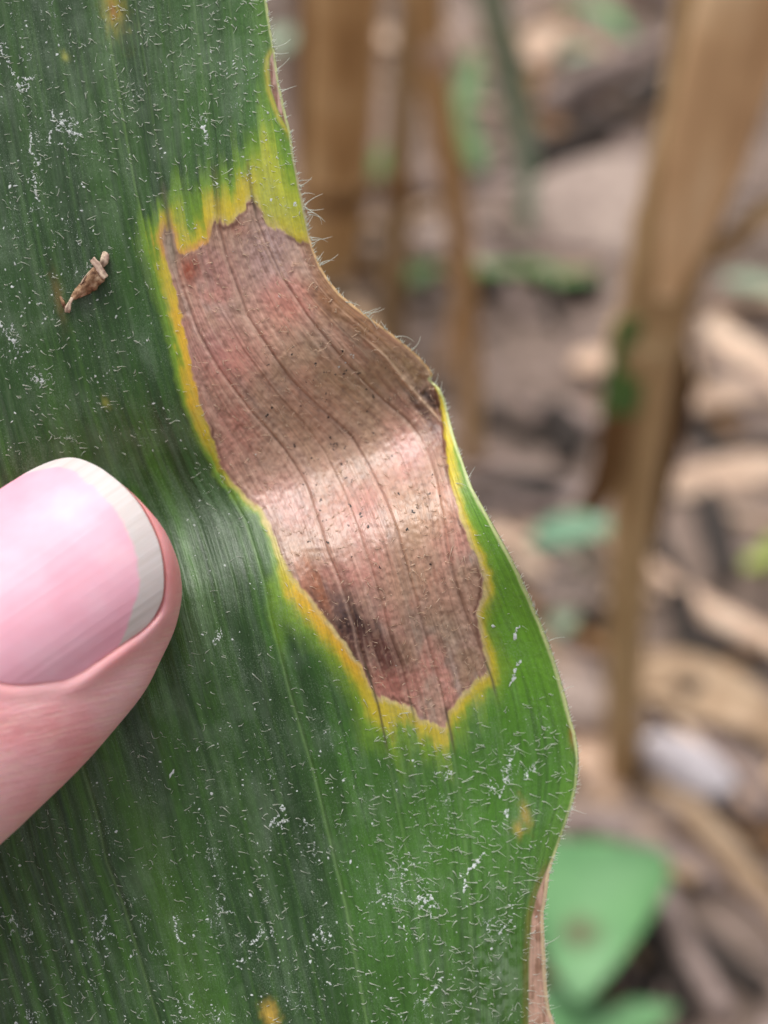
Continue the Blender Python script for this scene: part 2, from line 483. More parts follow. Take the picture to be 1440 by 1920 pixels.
lie('dry_leaf_scrap', G(1095, 700), G(1140, 660), .008, M_PALE, .1, True, .008, 'small cream leaf scrap left of the green strip', 'dry leaf')
lie('fallen_stalk', G(1330, 870), G(1520, 850), .0058, M_DARK, .04, label='dark stem shape for the shadow in the soil gap between pale scraps', lift=.003)  # dark piece standing in for the shadow in this gap
lie('fallen_stalk', G(1270, 1200), G(1480, 1290), .0050, M_DARK, .02, label='dark stem above the broad tan scrap', lift=.003)
lie('fallen_stalk', G(1260, 1520), G(1420, 1650), .0080, M_DARK, .0, label='dark stalk shape for the shade below the white stone', lift=.002)  # dark piece standing in for shade under the stone
lie('dry_leaf_scrap', G(690, 470), G(760, 560), .008, M_DARK, .1, True, .004, 'dark curled scrap at the foot of the tan stalk', 'dry leaf')
lie('fallen_stalk', G(1030, 760), G(1060, 870), .010, M_DARK, .1, label='dark stem shape for the shadow hole under the leaf edge', lift=.003)  # dark piece standing in for a shadow hole
lie('fallen_stalk', G(890, 560), G(960, 545), .009, M_DARK, .1, label='dark stem below the trailing weed', lift=.003)
lie('fallen_stalk', G(1060, 560), G(1130, 545), .008, M_DARK, .1, label='black stem end below the trailing weed', lift=.003)
# counted straw pieces that only their place tells apart
mats = [(M_STRAW, 'tan'), (M_PALE, 'pale'), (M_GREY, 'grey'), (M_BROWN, 'brown'), (M_GREY, 'grey'), (M_DARK, 'dark')]
MARKS = [(G(1290, 1440), 'near the white stone'), (G(1060, 1110), 'near the lilac grey stone'), (G(1168, 1460), 'at the foot of the tall right stalk'), (G(884, 850), 'at the foot of the slim pale stalk'),
    (G(730, 640), 'at the foot of the olive stalk'), (G(620, 500), 'at the foot of the thick tan stalk'), (G(1180, 390), 'on the broad flat clod'), (G(1080, 995), 'near the mint green weed leaf'),
    (G(1100, 1720), 'near the broad blotched weed leaf'), (G(1330, 680), 'near the arching pale leaf scrap'), (G(1350, 920), 'near the pinkish leaf scrap'), (G(1300, 1330), 'near the broad tan leaf scrap'),
    (G(1150, 150), 'near the fallen grey stalk'), (G(985, 440), 'at the foot of the grass blade'), (G(1420, 540), 'near the pale grey green weed leaf'), (G(1440, 1045), 'near the yellow green weed tuft'), (G(1440, 1700), 'near the tan stalk piece'), (G(990, 525), 'near the trailing weed')]
def near_mark(p, q):
    c = (Vector(p) + Vector(q)) / 2
    return min(MARKS, key=lambda m: (m[0].xy - c.xy).length)[1]
for i in range(150):
    px = random.uniform(640, 1500); py = random.uniform(-60, 1980)
    if px < 900 and py > 800: px += 400
    g = G(px, py); a = random.gauss(2.4, .7) if py > 600 else random.uniform(0, 3.14); L = random.uniform(.03, .11)
    flat = random.random() < .4
    q = (g.x + math.cos(a) * L, g.y + math.sin(a) * L, 0)
    r = random.uniform(.0035, .007) if flat else random.uniform(.0012, .0034)
    m, mc = random.choice(mats); wh = near_mark((g.x, g.y, 0), q); sz = 'long' if L > .075 else 'short'
    if flat:
        lie('dry_leaf_scrap', (g.x, g.y, 0), q, r, m, random.uniform(-.15, .15), True, random.uniform(.002, .007),
            f'{sz} {mc} scrap of dry leaf lying {wh}', 'dry leaf', 'loose dry leaf scraps')
    else:
        lie('straw', (g.x, g.y, 0), q, r, m, random.uniform(-.1, .1), False, random.uniform(.002, .006),
            f'{sz} thin {mc} straw lying {wh}', 'straw', 'loose straws')
# crumbled litter nobody could count
V, F = [], []
for i in range(8000):
    x = random.uniform(-1.1, 1.1); y = random.uniform(-.2, 1.8); a = random.uniform(0, 6.28); L = random.uniform(.004, .02); w = random.uniform(.0008, .003)
    c, s = math.cos(a), math.sin(a); z = gz(x, y) + random.uniform(.0005, .003); dz = random.uniform(-.003, .003)
    b = len(V)
    for (u, t, k) in ((0, -1, 0), (0, 1, 0), (1, .7, 1), (1, -.7, 1), (.5, 0, .5)):
        V.append((x + c * u * L - s * t * w, y + s * u * L + c * t * w, z + dz * k + (.0016 if u == .5 else 0)))
    F += [(b, b + 1, b + 4), (b + 1, b + 2, b + 4), (b + 2, b + 3, b + 4), (b + 3, b, b + 4)]
o = mesh('litter', V, F, M_GREY); tag(o, 'crumbled dry plant litter strewn over the soil', 'litter', kind='stuff')

def stone(label, p, sx, sy, sz, rz, mat, seed):
    n, m = 14, 20; V = []
    for i in range(n + 1):
        th = math.pi * i / n
        for k in range(m):
            ph = 2 * math.pi * k / m
            d = Vector((math.sin(th) * math.cos(ph), math.sin(th) * math.sin(ph), math.cos(th)))
            r = 1 + .35 * (float(fbm(np.array(d.x * 1.5 + 9 + d.z), np.array(d.y * 1.5 + 4 - d.z), seed, 3)) - .5)
            V.append((d.x * sx * r, d.y * sy * r, d.z * sz * r))
    o = mesh('stone', V, grid_faces(n + 1, m, True), mat)
    o.rotation_euler.z = rz; o.location = p
    return tag(o, label, 'stone')
def stone_mat(name, a, b):
    k = NT(name); v = k.coords(); f = k.noise(v, 120, 5)
    k.l(k.ramp(f, [(.35, a), (.65, b)]), k.b.inputs['Base Color']); k.b.inputs['Roughness'].default_value = .8
    k.l(k.bump(f, .5, .002), k.b.inputs['Normal']); return k.m
M_STW = stone_mat('stone_white', srgb(180, 170, 174), srgb(218, 210, 214))
M_STG = stone_mat('stone_grey', srgb(140, 122, 114), srgb(180, 160, 148))
p = G(1290, 1440, .014); stone('smooth white stone lying among straw', p, .0175, .0085, .008, rad(-38), M_STW, 1)
p = G(1060, 1110, .008); stone('lilac grey stone near the lower leaf edge', p, .012, .010, .008, .3, M_STG, 2)
p = G(1080, 1320, .008); stone('rounded pinkish grey stone below the lilac one', p, .011, .014, .008, .9, M_STG, 3)
p = G(830, 460, .008); stone('pale grey stone by the slim tan stalk', p, .015, .012, .009, .1, M_STG, 5)
p = G(1180, 390, .002); stone('broad flat pinkish clod on the pale soil patch', p, .055, .05, .016, .4, M_STG, 8)

# ------------------------------------------------------------------ THE LEAF
EDGE = np.array([(380, -2600), (430, -1400), (470, -600), (488, -150), (495, -40), (500, 0), (508, 60), (515, 95), (522, 150), (533, 200), (545, 250), (552, 300), (562, 350), (570, 385),
    (577, 420), (581, 445), (589, 470), (601, 500), (616, 525), (640, 553), (670, 578), (700, 600), (735, 626), (765, 650), (785, 668), (800, 685),
    (810, 699), (811, 704), (806, 711), (813, 718), (824, 728), (834, 750), (842, 785), (850, 815), (860, 845), (872, 880), (885, 915), (905, 950), (930, 995), (955, 1040),
    (975, 1080), (995, 1125), (1012, 1165), (1028, 1205), (1040, 1240), (1052, 1280), (1062, 1315), (1070, 1350), (1078, 1375), (1082, 1400), (1084, 1430),
    (1081, 1470), (1075, 1500), (1062, 1540), (1050, 1575), (1038, 1610), (1030, 1640), (1026, 1670), (1024, 1690), (1019, 1710), (1020, 1740), (1022, 1780),
    (1024, 1820), (1026, 1860), (1031, 1895), (1040, 1920), (1052, 1960), (1075, 2050), (1060, 2300), (1100, 2600), (1030, 3000), (900, 3700), (600, 4700), (320, 5600)], float)
LEFT = np.array([(-900, -2600), (-860, -1000), (-800, 0), (-760, 1000), (-740, 2000), (-660, 3000), (-420, 4000), (-60, 5000), (300, 5620)], float)
def xr(y): return np.interp(y, EDGE[:, 1], EDGE[:, 0])
def xl(y): return np.interp(y, LEFT[:, 1], LEFT[:, 0])
YS_ = np.arange(-2600, 5600, 4.0)
XRS_ = np.convolve(np.pad(xr(YS_), 8, mode='edge'), np.ones(9) / 9, 'same')[8:-8]
def xrs(y): return np.interp(y, YS_, XRS_)
SLP_ = np.gradient(XRS_, 4.0)
def slope(y): return np.interp(y, YS_, SLP_)

# traced veins: y -> x
TR = {
 'L': [(-700, -3000), (-560, -500), (-480, 500), (-330, 1400), (-150, 2000), (150, 3600), (305, 5600)],
 'A': [(-300, -3000), (-190, 0), (-70, 600), (25, 1000), (90, 1220), (159, 1447), (183, 1528), (202, 1618), (233, 1696), (253, 1762), (300, 1920), (420, 2500), (380, 4000), (306, 5600)],
 'V0': [(60, -3000), (195, 0), (255, 350), (282, 480), (312, 600), (355, 760), (407, 880), (462, 978), (482, 1040), (496, 1091), (507, 1151), (545, 1300), (590, 1450), (650, 1700), (690, 1920), (740, 2500), (500, 4000), (308, 5600)],
 'V1': [(150, -3000), (255, 0), (300, 300), (307, 357), (315, 407), (322, 460), (332, 507), (352, 565), (372, 622), (390, 655), (410, 690), (445, 737), (470, 770), (507, 810), (532, 840), (560, 882), (577, 915), (590, 957), (602, 993), (615, 1035), (635, 1082), (651, 1127), (667, 1175), (674, 1215), (682, 1240), (693, 1271), (709, 1322), (722, 1384), (755, 1550), (785, 1700), (812, 1920), (840, 2500), (600, 4000), (310, 5600)],
 'Vm': [(210, -3000), (318, 0), (350, 330), (364, 420), (380, 490), (405, 570), (455, 655), (520, 740), (575, 800), (608, 846), (633, 896), (654, 942), (675, 1000), (696, 1062), (717, 1133), (733, 1196), (754, 1250), (775, 1337), (790, 1420), (820, 1600), (850, 1920), (880, 2500), (640, 4000), (312, 5600)],
 'V2': [(260, -3000), (365, 0), (400, 300), (407, 377), (410, 420), (425, 480), (445, 537), (465, 592), (520, 677), (545, 710), (570, 735), (595, 760), (632, 792), (660, 820), (692, 875), (717, 925), (746, 1000), (762, 1058), (783, 1133), (800, 1196), (817, 1258), (829, 1300), (846, 1379), (866, 1500), (884, 1700), (892, 1920), (920, 2500), (680, 4000), (314, 5600)],
 'V3': [(310, -3000), (432, 0), (462, 290), (466, 317), (472, 362), (482, 412), (502, 462), (530, 520), (575, 590), (640, 670), (690, 722), (720, 751), (760, 784), (785, 815), (804, 851), (818, 900), (830, 967), (840, 1033), (852, 1083), (871, 1146), (896, 1205), (912, 1245), (923, 1275), (935, 1330), (950, 1450), (955, 1600), (950, 1750), (950, 1920), (990, 2500), (740, 4000), (316, 5600)],
}
TRN = ['L', 'A', 'V0', 'V1', 'Vm', 'V2', 'V3']
TRC = [-900, 30, 465, 605, 672, 746, 835]       # vein coordinate = px at y = 1000
def tracex(name, y): t = np.array(TR[name], float); return np.interp(y, t[:, 1], t[:, 0])
def veinc(x, y):
    """vein coordinate: constant along each vein"""
    X = [xl(y)] + [tracex(n, y) for n in TRN] + [np.maximum(xrs(y), tracex('V3', y) + 12)]
    Cc = [-1300] + TRC + [930]
    out = np.full(np.shape(x), -1300.0)
    for i in range(len(Cc) - 1):
        t = (x - X[i]) / np.maximum(X[i + 1] - X[i], 1e-3)
        m = (t >= 0)
        out = np.where(m, Cc[i] + t * (Cc[i + 1] - Cc[i]), out)
    return out

LES = np.array([(306, 442), (312, 480), (320, 515), (331, 560), (345, 620), (360, 690), (376, 755), (386, 788), (396, 815), (404, 842), (412, 872), (437, 905), (466, 934), (492, 955), (508, 985),
    (520, 1020), (534, 1052), (552, 1082), (577, 1116), (602, 1150), (627, 1180), (652, 1212), (682, 1250), (697, 1285), (710, 1304), (732, 1314), (760, 1324), (776, 1336), (790, 1352),
    (836, 1362), (842, 1338), (860, 1310), (890, 1280), (913, 1256), (906, 1230), (899, 1190), (894, 1155), (904, 1120), (907, 1085), (895, 1050), (876, 1010), (862, 970), (851, 930),
    (841, 890), (836, 850), (831, 800), (824, 762), (813, 722), (850, 690), (800, 620), (700, 540), (640, 490), (600, 430), (578, 452), (556, 450), (540, 440),
    (510, 420), (490, 396), (473, 372), (456, 390), (441, 414), (426, 424), (412, 408), (404, 420), (396, 448), (370, 464), (345, 474), (330, 468), (322, 440), (312, 425)], float)
def sdf(px, py, poly):
    px = np.asarray(px, float); py = np.asarray(py, float)
    d2 = np.full(px.shape, 1e12); ins = np.zeros(px.shape, bool)
    n = len(poly)
    for i in range(n):
        ax, ay = poly[i]; bx, by = poly[(i + 1) % n]
        ex, ey = bx - ax, by - ay
        t = np.clip(((px - ax) * ex + (py - ay) * ey) / (ex * ex + ey * ey), 0, 1)
        d2 = np.minimum(d2, (px - ax - t * ex) ** 2 + (py - ay - t * ey) ** 2)
        c = ((ay > py) != (by > py))
        if ey != 0:
            ins ^= c & (px < ex * (py - ay) / ey + ax)
    return np.sqrt(d2) * np.where(ins, -1, 1)
LES_ST = LES * np.array([1, .55])      # along-vein distances count less: halo longer up and down

# ---- relief of the blade
S_ = np.arange(-3000, 6000, 2.0)
def gs(c, w): return np.exp(-((S_ - c) / w) ** 2)
DZ_ = (-.10 * gs(420, 150) - .52 * gs(735, 120) + 1.02 * gs(960, 88) + .10 * gs(1090, 60) - .34 * gs(1270, 120) - .10 * gs(1480, 130) + .18 * gs(1730, 140) - .18 * gs(2150, 200) + .2 * gs(2600, 200))
Z_ = np.cumsum(DZ_) * 2.0
Z_ -= np.interp(1100, S_, Z_)
def surfz(x, y):
    s = y + .40 * (x - 600)
    e = np.clip((xrs(y) - x), 0, None)
    amp = .34 + .66 * np.exp(-(e / 470.0) ** 2)
    z = np.interp(s, S_, Z_) * amp
    # margin roll: lower part curls away from the camera, upper part slightly too
    z = z - 12 * np.exp(-e / 45.0) * ss(1350, 1650, y) - 10 * np.exp(-e / 25.0) * (1 - ss(600, 900, y))
    z = z - 34 * np.exp(-e / 160.0) * ss(1500, 1900, y)
    # broad trough down the blade on the left and gentle swell
    z = z - 55 * np.exp(-((x - 210 - .12 * (y - 900)) / 190.0) ** 2) * np.exp(-((y - 900) / 260.0) ** 2)
    z = z + 24 * (fbm(x / 420, y / 700, 21, 2) - .5)
    # blade bends away beyond the frame
    z = z - .00009 * np.clip(-y - 100, 0, None) ** 2 - .00007 * np.clip(y - 2100, 0, None) ** 2
    # midrib groove far left, out of frame
    z = z - 60 * np.exp(-((x - (xl(y) + 420)) / 60.0) ** 2)
    return z
def finez(x, y, c, sd_):
    """veins, cockles in the dead tissue, torn margin"""
    les = ss(8, -8, sd_)
    z = 0
    for n, a, w in (('V1', 2.6, 5), ('Vm', 1.5, 4), ('V2', 2.6, 5), ('V3', 2.2, 5), ('V0', 1.6, 6), ('A', 1.4, 6)):
        d = x - tracex(n, y)
        k = (.45 + .55 * les) if n in ('V1', 'Vm', 'V2', 'V3') else 1
        z = z + a * k * (np.tanh(d / w) * np.exp(-(np.abs(d) / 30.0)) - .9 * np.exp(-(d / (w * .6)) ** 2))
    z = z + les * 9.0 * (fbm(c / 40, y / 120, 31, 3) - .5) + les * 2.4 * (fbm(x / 9, y / 9, 33, 2) - .5)
    z = z + (1 - les) * 1.6 * (vn(c / 9, y / 260, 35) - .5) + 1.6 * (vn(c / 22, y / 400, 36) - .5) * 2
    # torn dead margin above the green flap
    t = np.exp(-(((x - 800) * .8) ** 2 + (y - 735) ** 2) / 36.0 ** 2)
    z = z + t * 14 * (fbm(x / 14 + y / 30, y / 16 - x / 40, 41, 2) - .5)
    rx_ = np.interp(y, [600, 640, 671, 711, 749, 785, 800], [640, 690, 724, 755, 789, 822, 832])
    z = z + 5 * np.exp(-((x - rx_) / 5.0) ** 2) * ss(610, 670, y) * ss(805, 780, y) * les
    # the green flap stands proud of the dead tissue
    fl = ss(-5, 5, sd_) * ss(700, 725, y) * (1 - ss(820, 960, y)) * ss(780, 812, x)
    z = z + 13 * fl
    return z

def lerp(a, b, t): return a + (np.asarray(b) - a) * np.clip(t, 0, 1)[..., None]

def pigment(x, y, c, sd_, sd2, e):
    """base colour of the tissue, with some shade painted in on the left"""
    C = lambda r, g, b: np.array(srgb(r, g, b))
    n1 = fbm(c / 26, y / 500, 51, 3); n2 = fbm(c / 7, y / 320, 52, 2); n3 = fbm(x / 130, y / 220, 53, 3)
    n4 = fbm(x / 11, y / 11, 54, 2)
    green = np.zeros(x.shape + (3,)) + C(50, 88, 36)
    green = lerp(green, C(34, 66, 30), ss(.52, .32, n1) * .8)
    green = lerp(green, C(70, 120, 40), ss(.52, .75, n1) * .8)
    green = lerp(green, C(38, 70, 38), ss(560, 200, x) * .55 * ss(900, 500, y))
    green = lerp(green, C(78, 128, 58), ss(250, 470, x) * ss(420, 150, y) * .65)
    green = lerp(green, C(46, 86, 40), ss(.45, .7, n3) * .45)
    green = lerp(green, C(100, 156, 38), ss(260, 60, e) * ss(760, 900, y) * ss(1560, 1250, y) * .95)
    green = lerp(green, C(82, 138, 36), ss(420, 150, e) * ss(1150, 1350, y) * ss(1900, 1500, y) * .6)
    green = lerp(green, C(66, 116, 38), ss(560, 680, x) * ss(1300, 1420, y) * .55)
    green = lerp(green, C(72, 118, 34), np.exp(-((x - 300 - .30 * (y - 1640)) / 38) ** 2) * ss(1430, 1560, y) * .7)
    green = lerp(green, C(26, 50, 22), np.exp(-((x - 520 - .2 * (y - 1400)) / 60) ** 2) * ss(1150, 1300, y) * .45)
    green = lerp(green, C(96, 140, 50), ss(50, 8, e) * .5)
    green = lerp(green, C(80, 124, 56), ss(.60, .78, n2) * .25)
    green = lerp(green, C(24, 48, 20), ss(.42, .25, n2) * .30)
    # veins on the living tissue: pale thin lines
    for n, a in (('V0', .5), ('A', .5), ('V1', .3), ('V2', .3), ('V3', .25), ('Vm', .2)):
        d = x - tracex(n, y) + 2
        green = lerp(green, C(112, 150, 92), np.exp(-(d / 2.6) ** 2) * a)
        green = lerp(green, C(24, 46, 22), np.exp(-((d - 6) / 3.5) ** 2) * a * .3)
    green = green * np.array([1.06, 1.0, .78]) * (1 - .18 * ss(560, 380, x))[..., None]  # left part darkened: shade around the thumb put into the pigment
    # halo
    strip = np.floor(c / 17 + .8 * vn(c / 60, c * 0, 64)).astype(int)
    stv = TAB[strip & 255, 17] - .5; stw = TAB[strip & 255, 90] - .5
    ends = np.clip(ss(520, 440, y) + ss(1220, 1300, y), 0, 1)
    wob = 12 * (fbm(c / 12, y / 120, 61, 3) - .5) + 9 * (vn(x / 15, y / 15, 62) - .5) + 4 * (vn(x / 5, y / 5, 65) - .5) + ends * 16 * stv
    sdh = sd2 + wob * .7
    tl = ss(470, 380, y) * ss(300, 330, x)                     # crown of the lesion: broad halo
    rt = ss(470, 360, y) * ss(455, 500, x)
    lefts = ss(760, 620, x - .45 * (y - 1100))
    gap = ss(800, 880, y) * ss(1110, 1040, y) * lefts          # hardly any yellow beside the fold
    hw = 25 + 14 * tl + 32 * rt + 12 * ss(1080, 1180, y) * lefts + 2 * ss(1180, 1300, y) - 14 * gap - 7 * ss(800, 900, x) * ss(1250, 1150, y)
    hw = hw * (.6 + .8 * fbm(c / 26, y / 150, 63, 2)) * (1 + ends * .5 * stw)
    col_ = green
    col_ = lerp(col_, C(118, 154, 40), ss(hw * 1.9, hw * .8, sdh) * (.95 - .25 * gap))
    col_ = lerp(col_, C(204, 186, 48), ss(hw * 1.1, hw * .3, sdh) * (1 - .55 * rt) * (1 - .6 * gap))
    col_ = lerp(col_, C(176, 188, 56), ss(hw * 1.15, hw * .35, sdh) * rt * .8)
    org = ss(1070, 1130, y) * ss(1300, 1240, y) * lefts + .8 * ss(520, 600, y) * ss(800, 740, y) * ss(400, 330, x - .3 * (y - 600))
    col_ = lerp(col_, C(226, 172, 50), ss(hw * .95, hw * .2, sdh) * (.12 + .75 * np.clip(org, 0, 1)))
    # burnt orange band inside the crown
    col_ = lerp(col_, C(206, 140, 84), ss(22, 2, sd_ + wob) * ss(395, 440, y) * ss(490, 470, y) * ss(420, 400, x) * .8)
    # pale dry seam between yellow and dead tissue
    seam = np.clip(ss(880, 960, y) + .5 * ss(460, 420, y), 0, 1)
    col_ = lerp(col_, C(206, 184, 128), ss(13, 3, sd_ + wob * .6) * seam * (.55 + .4 * ss(.4, .6, fbm(x / 30, y / 40, 66, 2))))
    # ---- dead tissue
    m1 = fbm(c / 34, y / 210, 71, 3); m2 = fbm(x / 60, y / 75, 72, 3); m3 = fbm(c / 6, y / 150, 73, 2); m4 = fbm(x / 7, y / 7, 74, 2)
    L = np.zeros(x.shape + (3,)) + C(188, 150, 130)
    L = lerp(L, C(184, 158, 144), ss(.5, .7, m1))
    L = lerp(L, C(190, 142, 126), np.clip(stv * 2, 0, 1) * ss(.35, .6, vn(strip * 3.7, y / 110, 78)) * .8)
    L = lerp(L, C(172, 156, 140), np.clip(stw * 2, 0, 1) * ss(.4, .65, vn(strip * 5.1, y / 140, 79)) * .9)
    L = lerp(L, C(206, 146, 130), ss(.52, .70, m2) * .9)
    L = lerp(L, C(168, 138, 110), ss(.48, .3, m2) * .8)
    def blob(cx, cy, rx, ry, ang, colr, w, jag=.0):
        nonlocal L
        ca, sa = math.cos(rad(ang)), math.sin(rad(ang))
        u = ((x - cx) * ca + (y - cy) * sa) / rx; v = (-(x - cx) * sa + (y - cy) * ca) / ry
        r = u * u + v * v
        if jag: r = r * (1 + jag * (fbm(c / 9, y / 60, int(cx) % 17, 2) - .5) * 2)
        L = lerp(L, C(*colr), np.exp(-r) * w)
    blob(500, 470, 60, 90, 15, (182, 154, 150), .75)            # greyish pink crown
    blob(400, 500, 60, 50, 15, (176, 124, 114), .7)
    blob(353, 508, 24, 28, 10, (158, 78, 50), 1.0, .9)          # rust patch
    blob(440, 428, 24, 14, 10, (150, 90, 72), .7, .6)
    blob(545, 580, 60, 45, 20, (206, 132, 116), .85)
    blob(430, 670, 70, 60, 40, (204, 132, 118), .85)
    blob(395, 640, 45, 60, 30, (158, 118, 116), .5)
    blob(650, 720, 150, 80, 38, (160, 132, 98), .9)            # olive tan middle
    blob(560, 800, 110, 60, 38, (166, 136, 106), .8)
    blob(690, 620, 120, 26, 38, (150, 112, 66), .8)             # golden margin
    blob(610, 560, 40, 20, 48, (146, 96, 52), .8, .5)
    blob(770, 690, 60, 26, 45, (176, 148, 110), .7)
    blob(470, 880, 70, 40, 40, (164, 138, 116), .7)
    blob(560, 960, 60, 60, 40, (190, 150, 144), .6)
    blob(690, 960, 60, 50, 60, (200, 146, 136), .6)
    blob(775, 850, 55, 50, 50, (202, 150, 142), .7)
    blob(800, 960, 50, 60, 70, (182, 144, 108), .8)
    blob(690, 1070, 45, 70, 70, (186, 130, 116), .7)
    blob(780, 1090, 60, 60, 70, (174, 136, 104), .7)
    blob(850, 1120, 40, 70, 75, (196, 152, 130), .7)
    blob(845, 1190, 40, 36, 0, (190, 166, 142), .8)
    blob(722, 1268, 50, 40, 40, (166, 102, 86), .9, .7)
    blob(600, 1112, 28, 56, -25, (164, 100, 62), 1.0, .9)
    blob(645, 1150, 24, 70, -24, (112, 86, 80), 1.05, .9)
    blob(664, 1194, 46, 36, 40, (54, 29, 24), 1.8, .8)          # dark stain
    blob(714, 1220, 52, 30, 35, (96, 52, 42), 1.25, 1.0)
    blob(820, 805, 18, 38, -10, (118, 56, 38), 1.1, .8)
    blob(798, 742, 26, 18, 45, (64, 42, 30), 1.1, 1.0)
    blob(760, 785, 60, 12, 42, (112, 74, 46), .9, .8)
    blob(665, 815, 26, 12, 30, (128, 92, 70), .6, .8)
    L = lerp(L, C(214, 184, 160), ss(.60, .80, m3) * .28)
    L = lerp(L, C(126, 92, 72), ss(.40, .22, m3) * .42)
    L = lerp(L, C(196, 158, 132), ss(.58, .78, m4) * .30)
    L = lerp(L, C(120, 84, 66), ss(.42, .22, m4) * .40)
    for n, a in (('V1', .8), ('Vm', .4), ('V2', .75), ('V3', .6)):
        d = x - tracex(n, y) + 1.5 * (vn(y / 30, c * 0 + 3, 75) - .5)
        br = .55 + .9 * (vn(y / 70, c * 0 + TRN.index(n), 76) - .3)
        L = lerp(L, C(92, 62, 50), np.exp(-(d / 2.0) ** 2) * a * .75 * np.clip(br, 0, 1))
        L = lerp(L, C(206, 174, 154), np.exp(-((d + 5) / 2.8) ** 2) * a * .5)
    rx_ = np.interp(y, [600, 640, 671, 711, 749, 785, 800], [640, 690, 724, 755, 789, 822, 832])
    d = (x - rx_) * .75; on = ss(610, 670, y) * ss(800, 780, y)
    L = lerp(L, C(214, 184, 152), np.exp(-(d / 3.0) ** 2) * on * .8)
    L = lerp(L, C(84, 50, 34), np.exp(-((d + 13) / 8.0) ** 2) * ss(735, 775, y) * ss(815, 800, y) * .75)
    L = lerp(L, C(60, 40, 30), np.exp(-((d - 14) / 9.0) ** 2) * ss(715, 735, y) * ss(785, 765, y) * ss(.4, .6, fbm(x / 6, y / 6, 80, 2)) * .9)
    # browned rim of the dead patch
    rim = np.exp(-((sd_ + 5 + wob * .6) / 3.4) ** 2)
    rimw = .25 + .6 * ss(.45, .65, fbm(x / 50, y / 50, 77, 2)) + .4 * ss(780, 820, y) * ss(980, 940, y) * ss(560, 420, x)
    L = lerp(L, C(110, 70, 50), rim * np.clip(rimw, 0, .95))
    L = L * np.array([1.0, .965, .985])
    lw = ss(2.5, -2.5, sd_ + wob * .6)
    col_ = lerp(col_, L, lw)
    # grey dead streaks that run on up / down the veins past the lesion
    for n, y0_, y1_, w, a in (('V1', 345, 480, 6, .75), ('V2', 310, 400, 7, .55), ('V3', 300, 400, 4, .6), ('V1', 1240, 1400, 2.6, .85), ('V2', 1330, 1400, 2.8, .9), ('V3', 1235, 1300, 2.8, .85), ('Vm', 1290, 1350, 2.2, .6)):
        d = x - tracex(n, y)
        col_ = lerp(col_, C(74, 66, 46), np.exp(-(d / w) ** 2) * a * ss(y0_ - 15, y0_ + 15, y) * ss(y1_ + 25, y1_ - 15, y))
    d = x - tracex('V1', y) + 6
    col_ = lerp(col_, C(176, 158, 140), np.exp(-(d / 8) ** 2) * ss(420, 455, y) * ss(560, 480, y) * .75)
    # ---- margin
    inner = np.interp(y, [1590, 1640, 1680, 1720, 1800, 1920, 2300], [1044, 1021, 1006, 997, 992, 991, 1020])
    dry = ss(-3, 3, x - inner) * ss(1600, 1625, y) * (1 - ss(2250, 2350, y))
    dcol = lerp(np.zeros(x.shape + (3,)) + C(206, 164, 144), C(164, 124, 102), ss(.45, .7, fbm(x / 14, y / 26, 81, 3)))
    col_ = lerp(col_, C(128, 100, 40), np.exp(-((x - inner + 6) / 6) ** 2) * ss(1600, 1640, y) * .5)
    col_ = lerp(col_, dcol, dry)
    inner = np.interp(y, [85, 110, 130, 170, 200, 225, 250], [517, 506, 505, 509, 519, 530, 546])
    dry2 = ss(-2, 2, x - inner) * ss(85, 100, y) * ss(255, 245, y)
    col_ = lerp(col_, C(196, 178, 60), np.exp(-((x - inner + 5) / 5) ** 2) * ss(70, 110, y) * ss(270, 240, y) * .7)
    col_ = lerp(col_, lerp(np.zeros(x.shape + (3,)) + C(190, 150, 138), C(136, 92, 78), ss(.42, .62, fbm(x / 8, y / 24, 82, 2))), dry2)
    q = np.exp(-(((x - 1076) / 8) ** 2 + ((y - 1372) / 24) ** 2)); col_ = lerp(col_, C(168, 96, 44), q * .9)
    rimc = lerp(np.zeros(x.shape + (3,)) + C(196, 204, 142), C(214, 176, 124), ss(380, 450, y) * ss(712, 700, y))
    rimc = lerp(rimc, C(222, 200, 160), ss(1590, 1640, y))
    rimc = lerp(rimc, C(186, 170, 140), ss(250, 330, y) * ss(470, 420, y))
    rimc = lerp(rimc, C(156, 166, 110), ss(1400, 1440, y) * ss(1600, 1570, y))
    rw = 6 + 2.5 * ss(850, 950, y) * ss(1420, 1380, y) + 2.0 * (vn(y / 25, x * 0, 83) - .5) + 3 * ss(1600, 1650, y)
    col_ = lerp(col_, rimc, ss(rw, rw * .45, e) * .9)
    brn = ss(26, 9, e) * ss(430, 470, y) * ss(700, 560, y)
    col_ = lerp(col_, C(134, 90, 46), brn * ss(rw * .5, rw, e) * .6)
    # yellow flecks of infection
    for (cx, cy, rx, ry, rr, gg, bb, w) in ((212, 15, 18, 40, 168, 150, 40, .85), (212, 18, 6, 18, 150, 104, 52, .9), (122, 107, 7, 8, 170, 170, 70, .7), (508, 1905, 14, 22, 206, 168, 70, .9),
            (985, 1528, 9, 24, 168, 140, 50, .9), (972, 1555, 8, 14, 176, 150, 60, .9), (198, 755, 6, 10, 160, 160, 60, .6), (110, 560, 9, 40, 130, 104, 48, .55)):
        u = (x - cx - .2 * (y - cy)) / rx; v = (y - cy) / ry
        r = (u * u + v * v) * (1 + 1.4 * (fbm(x / 9, y / 12, 84, 2) - .5))
        col_ = lerp(col_, C(rr, gg, bb), np.exp(-r) * w)
    # powdery film
    film = ss(.55, .8, fbm(x / 60, y / 70, 91, 4)) * .10 + ss(.5, .75, fbm(c / 12, y / 90, 92, 3)) * .08
    film = film * (1 - lw) * (1 - ss(80, 20, e) * ss(700, 800, y))
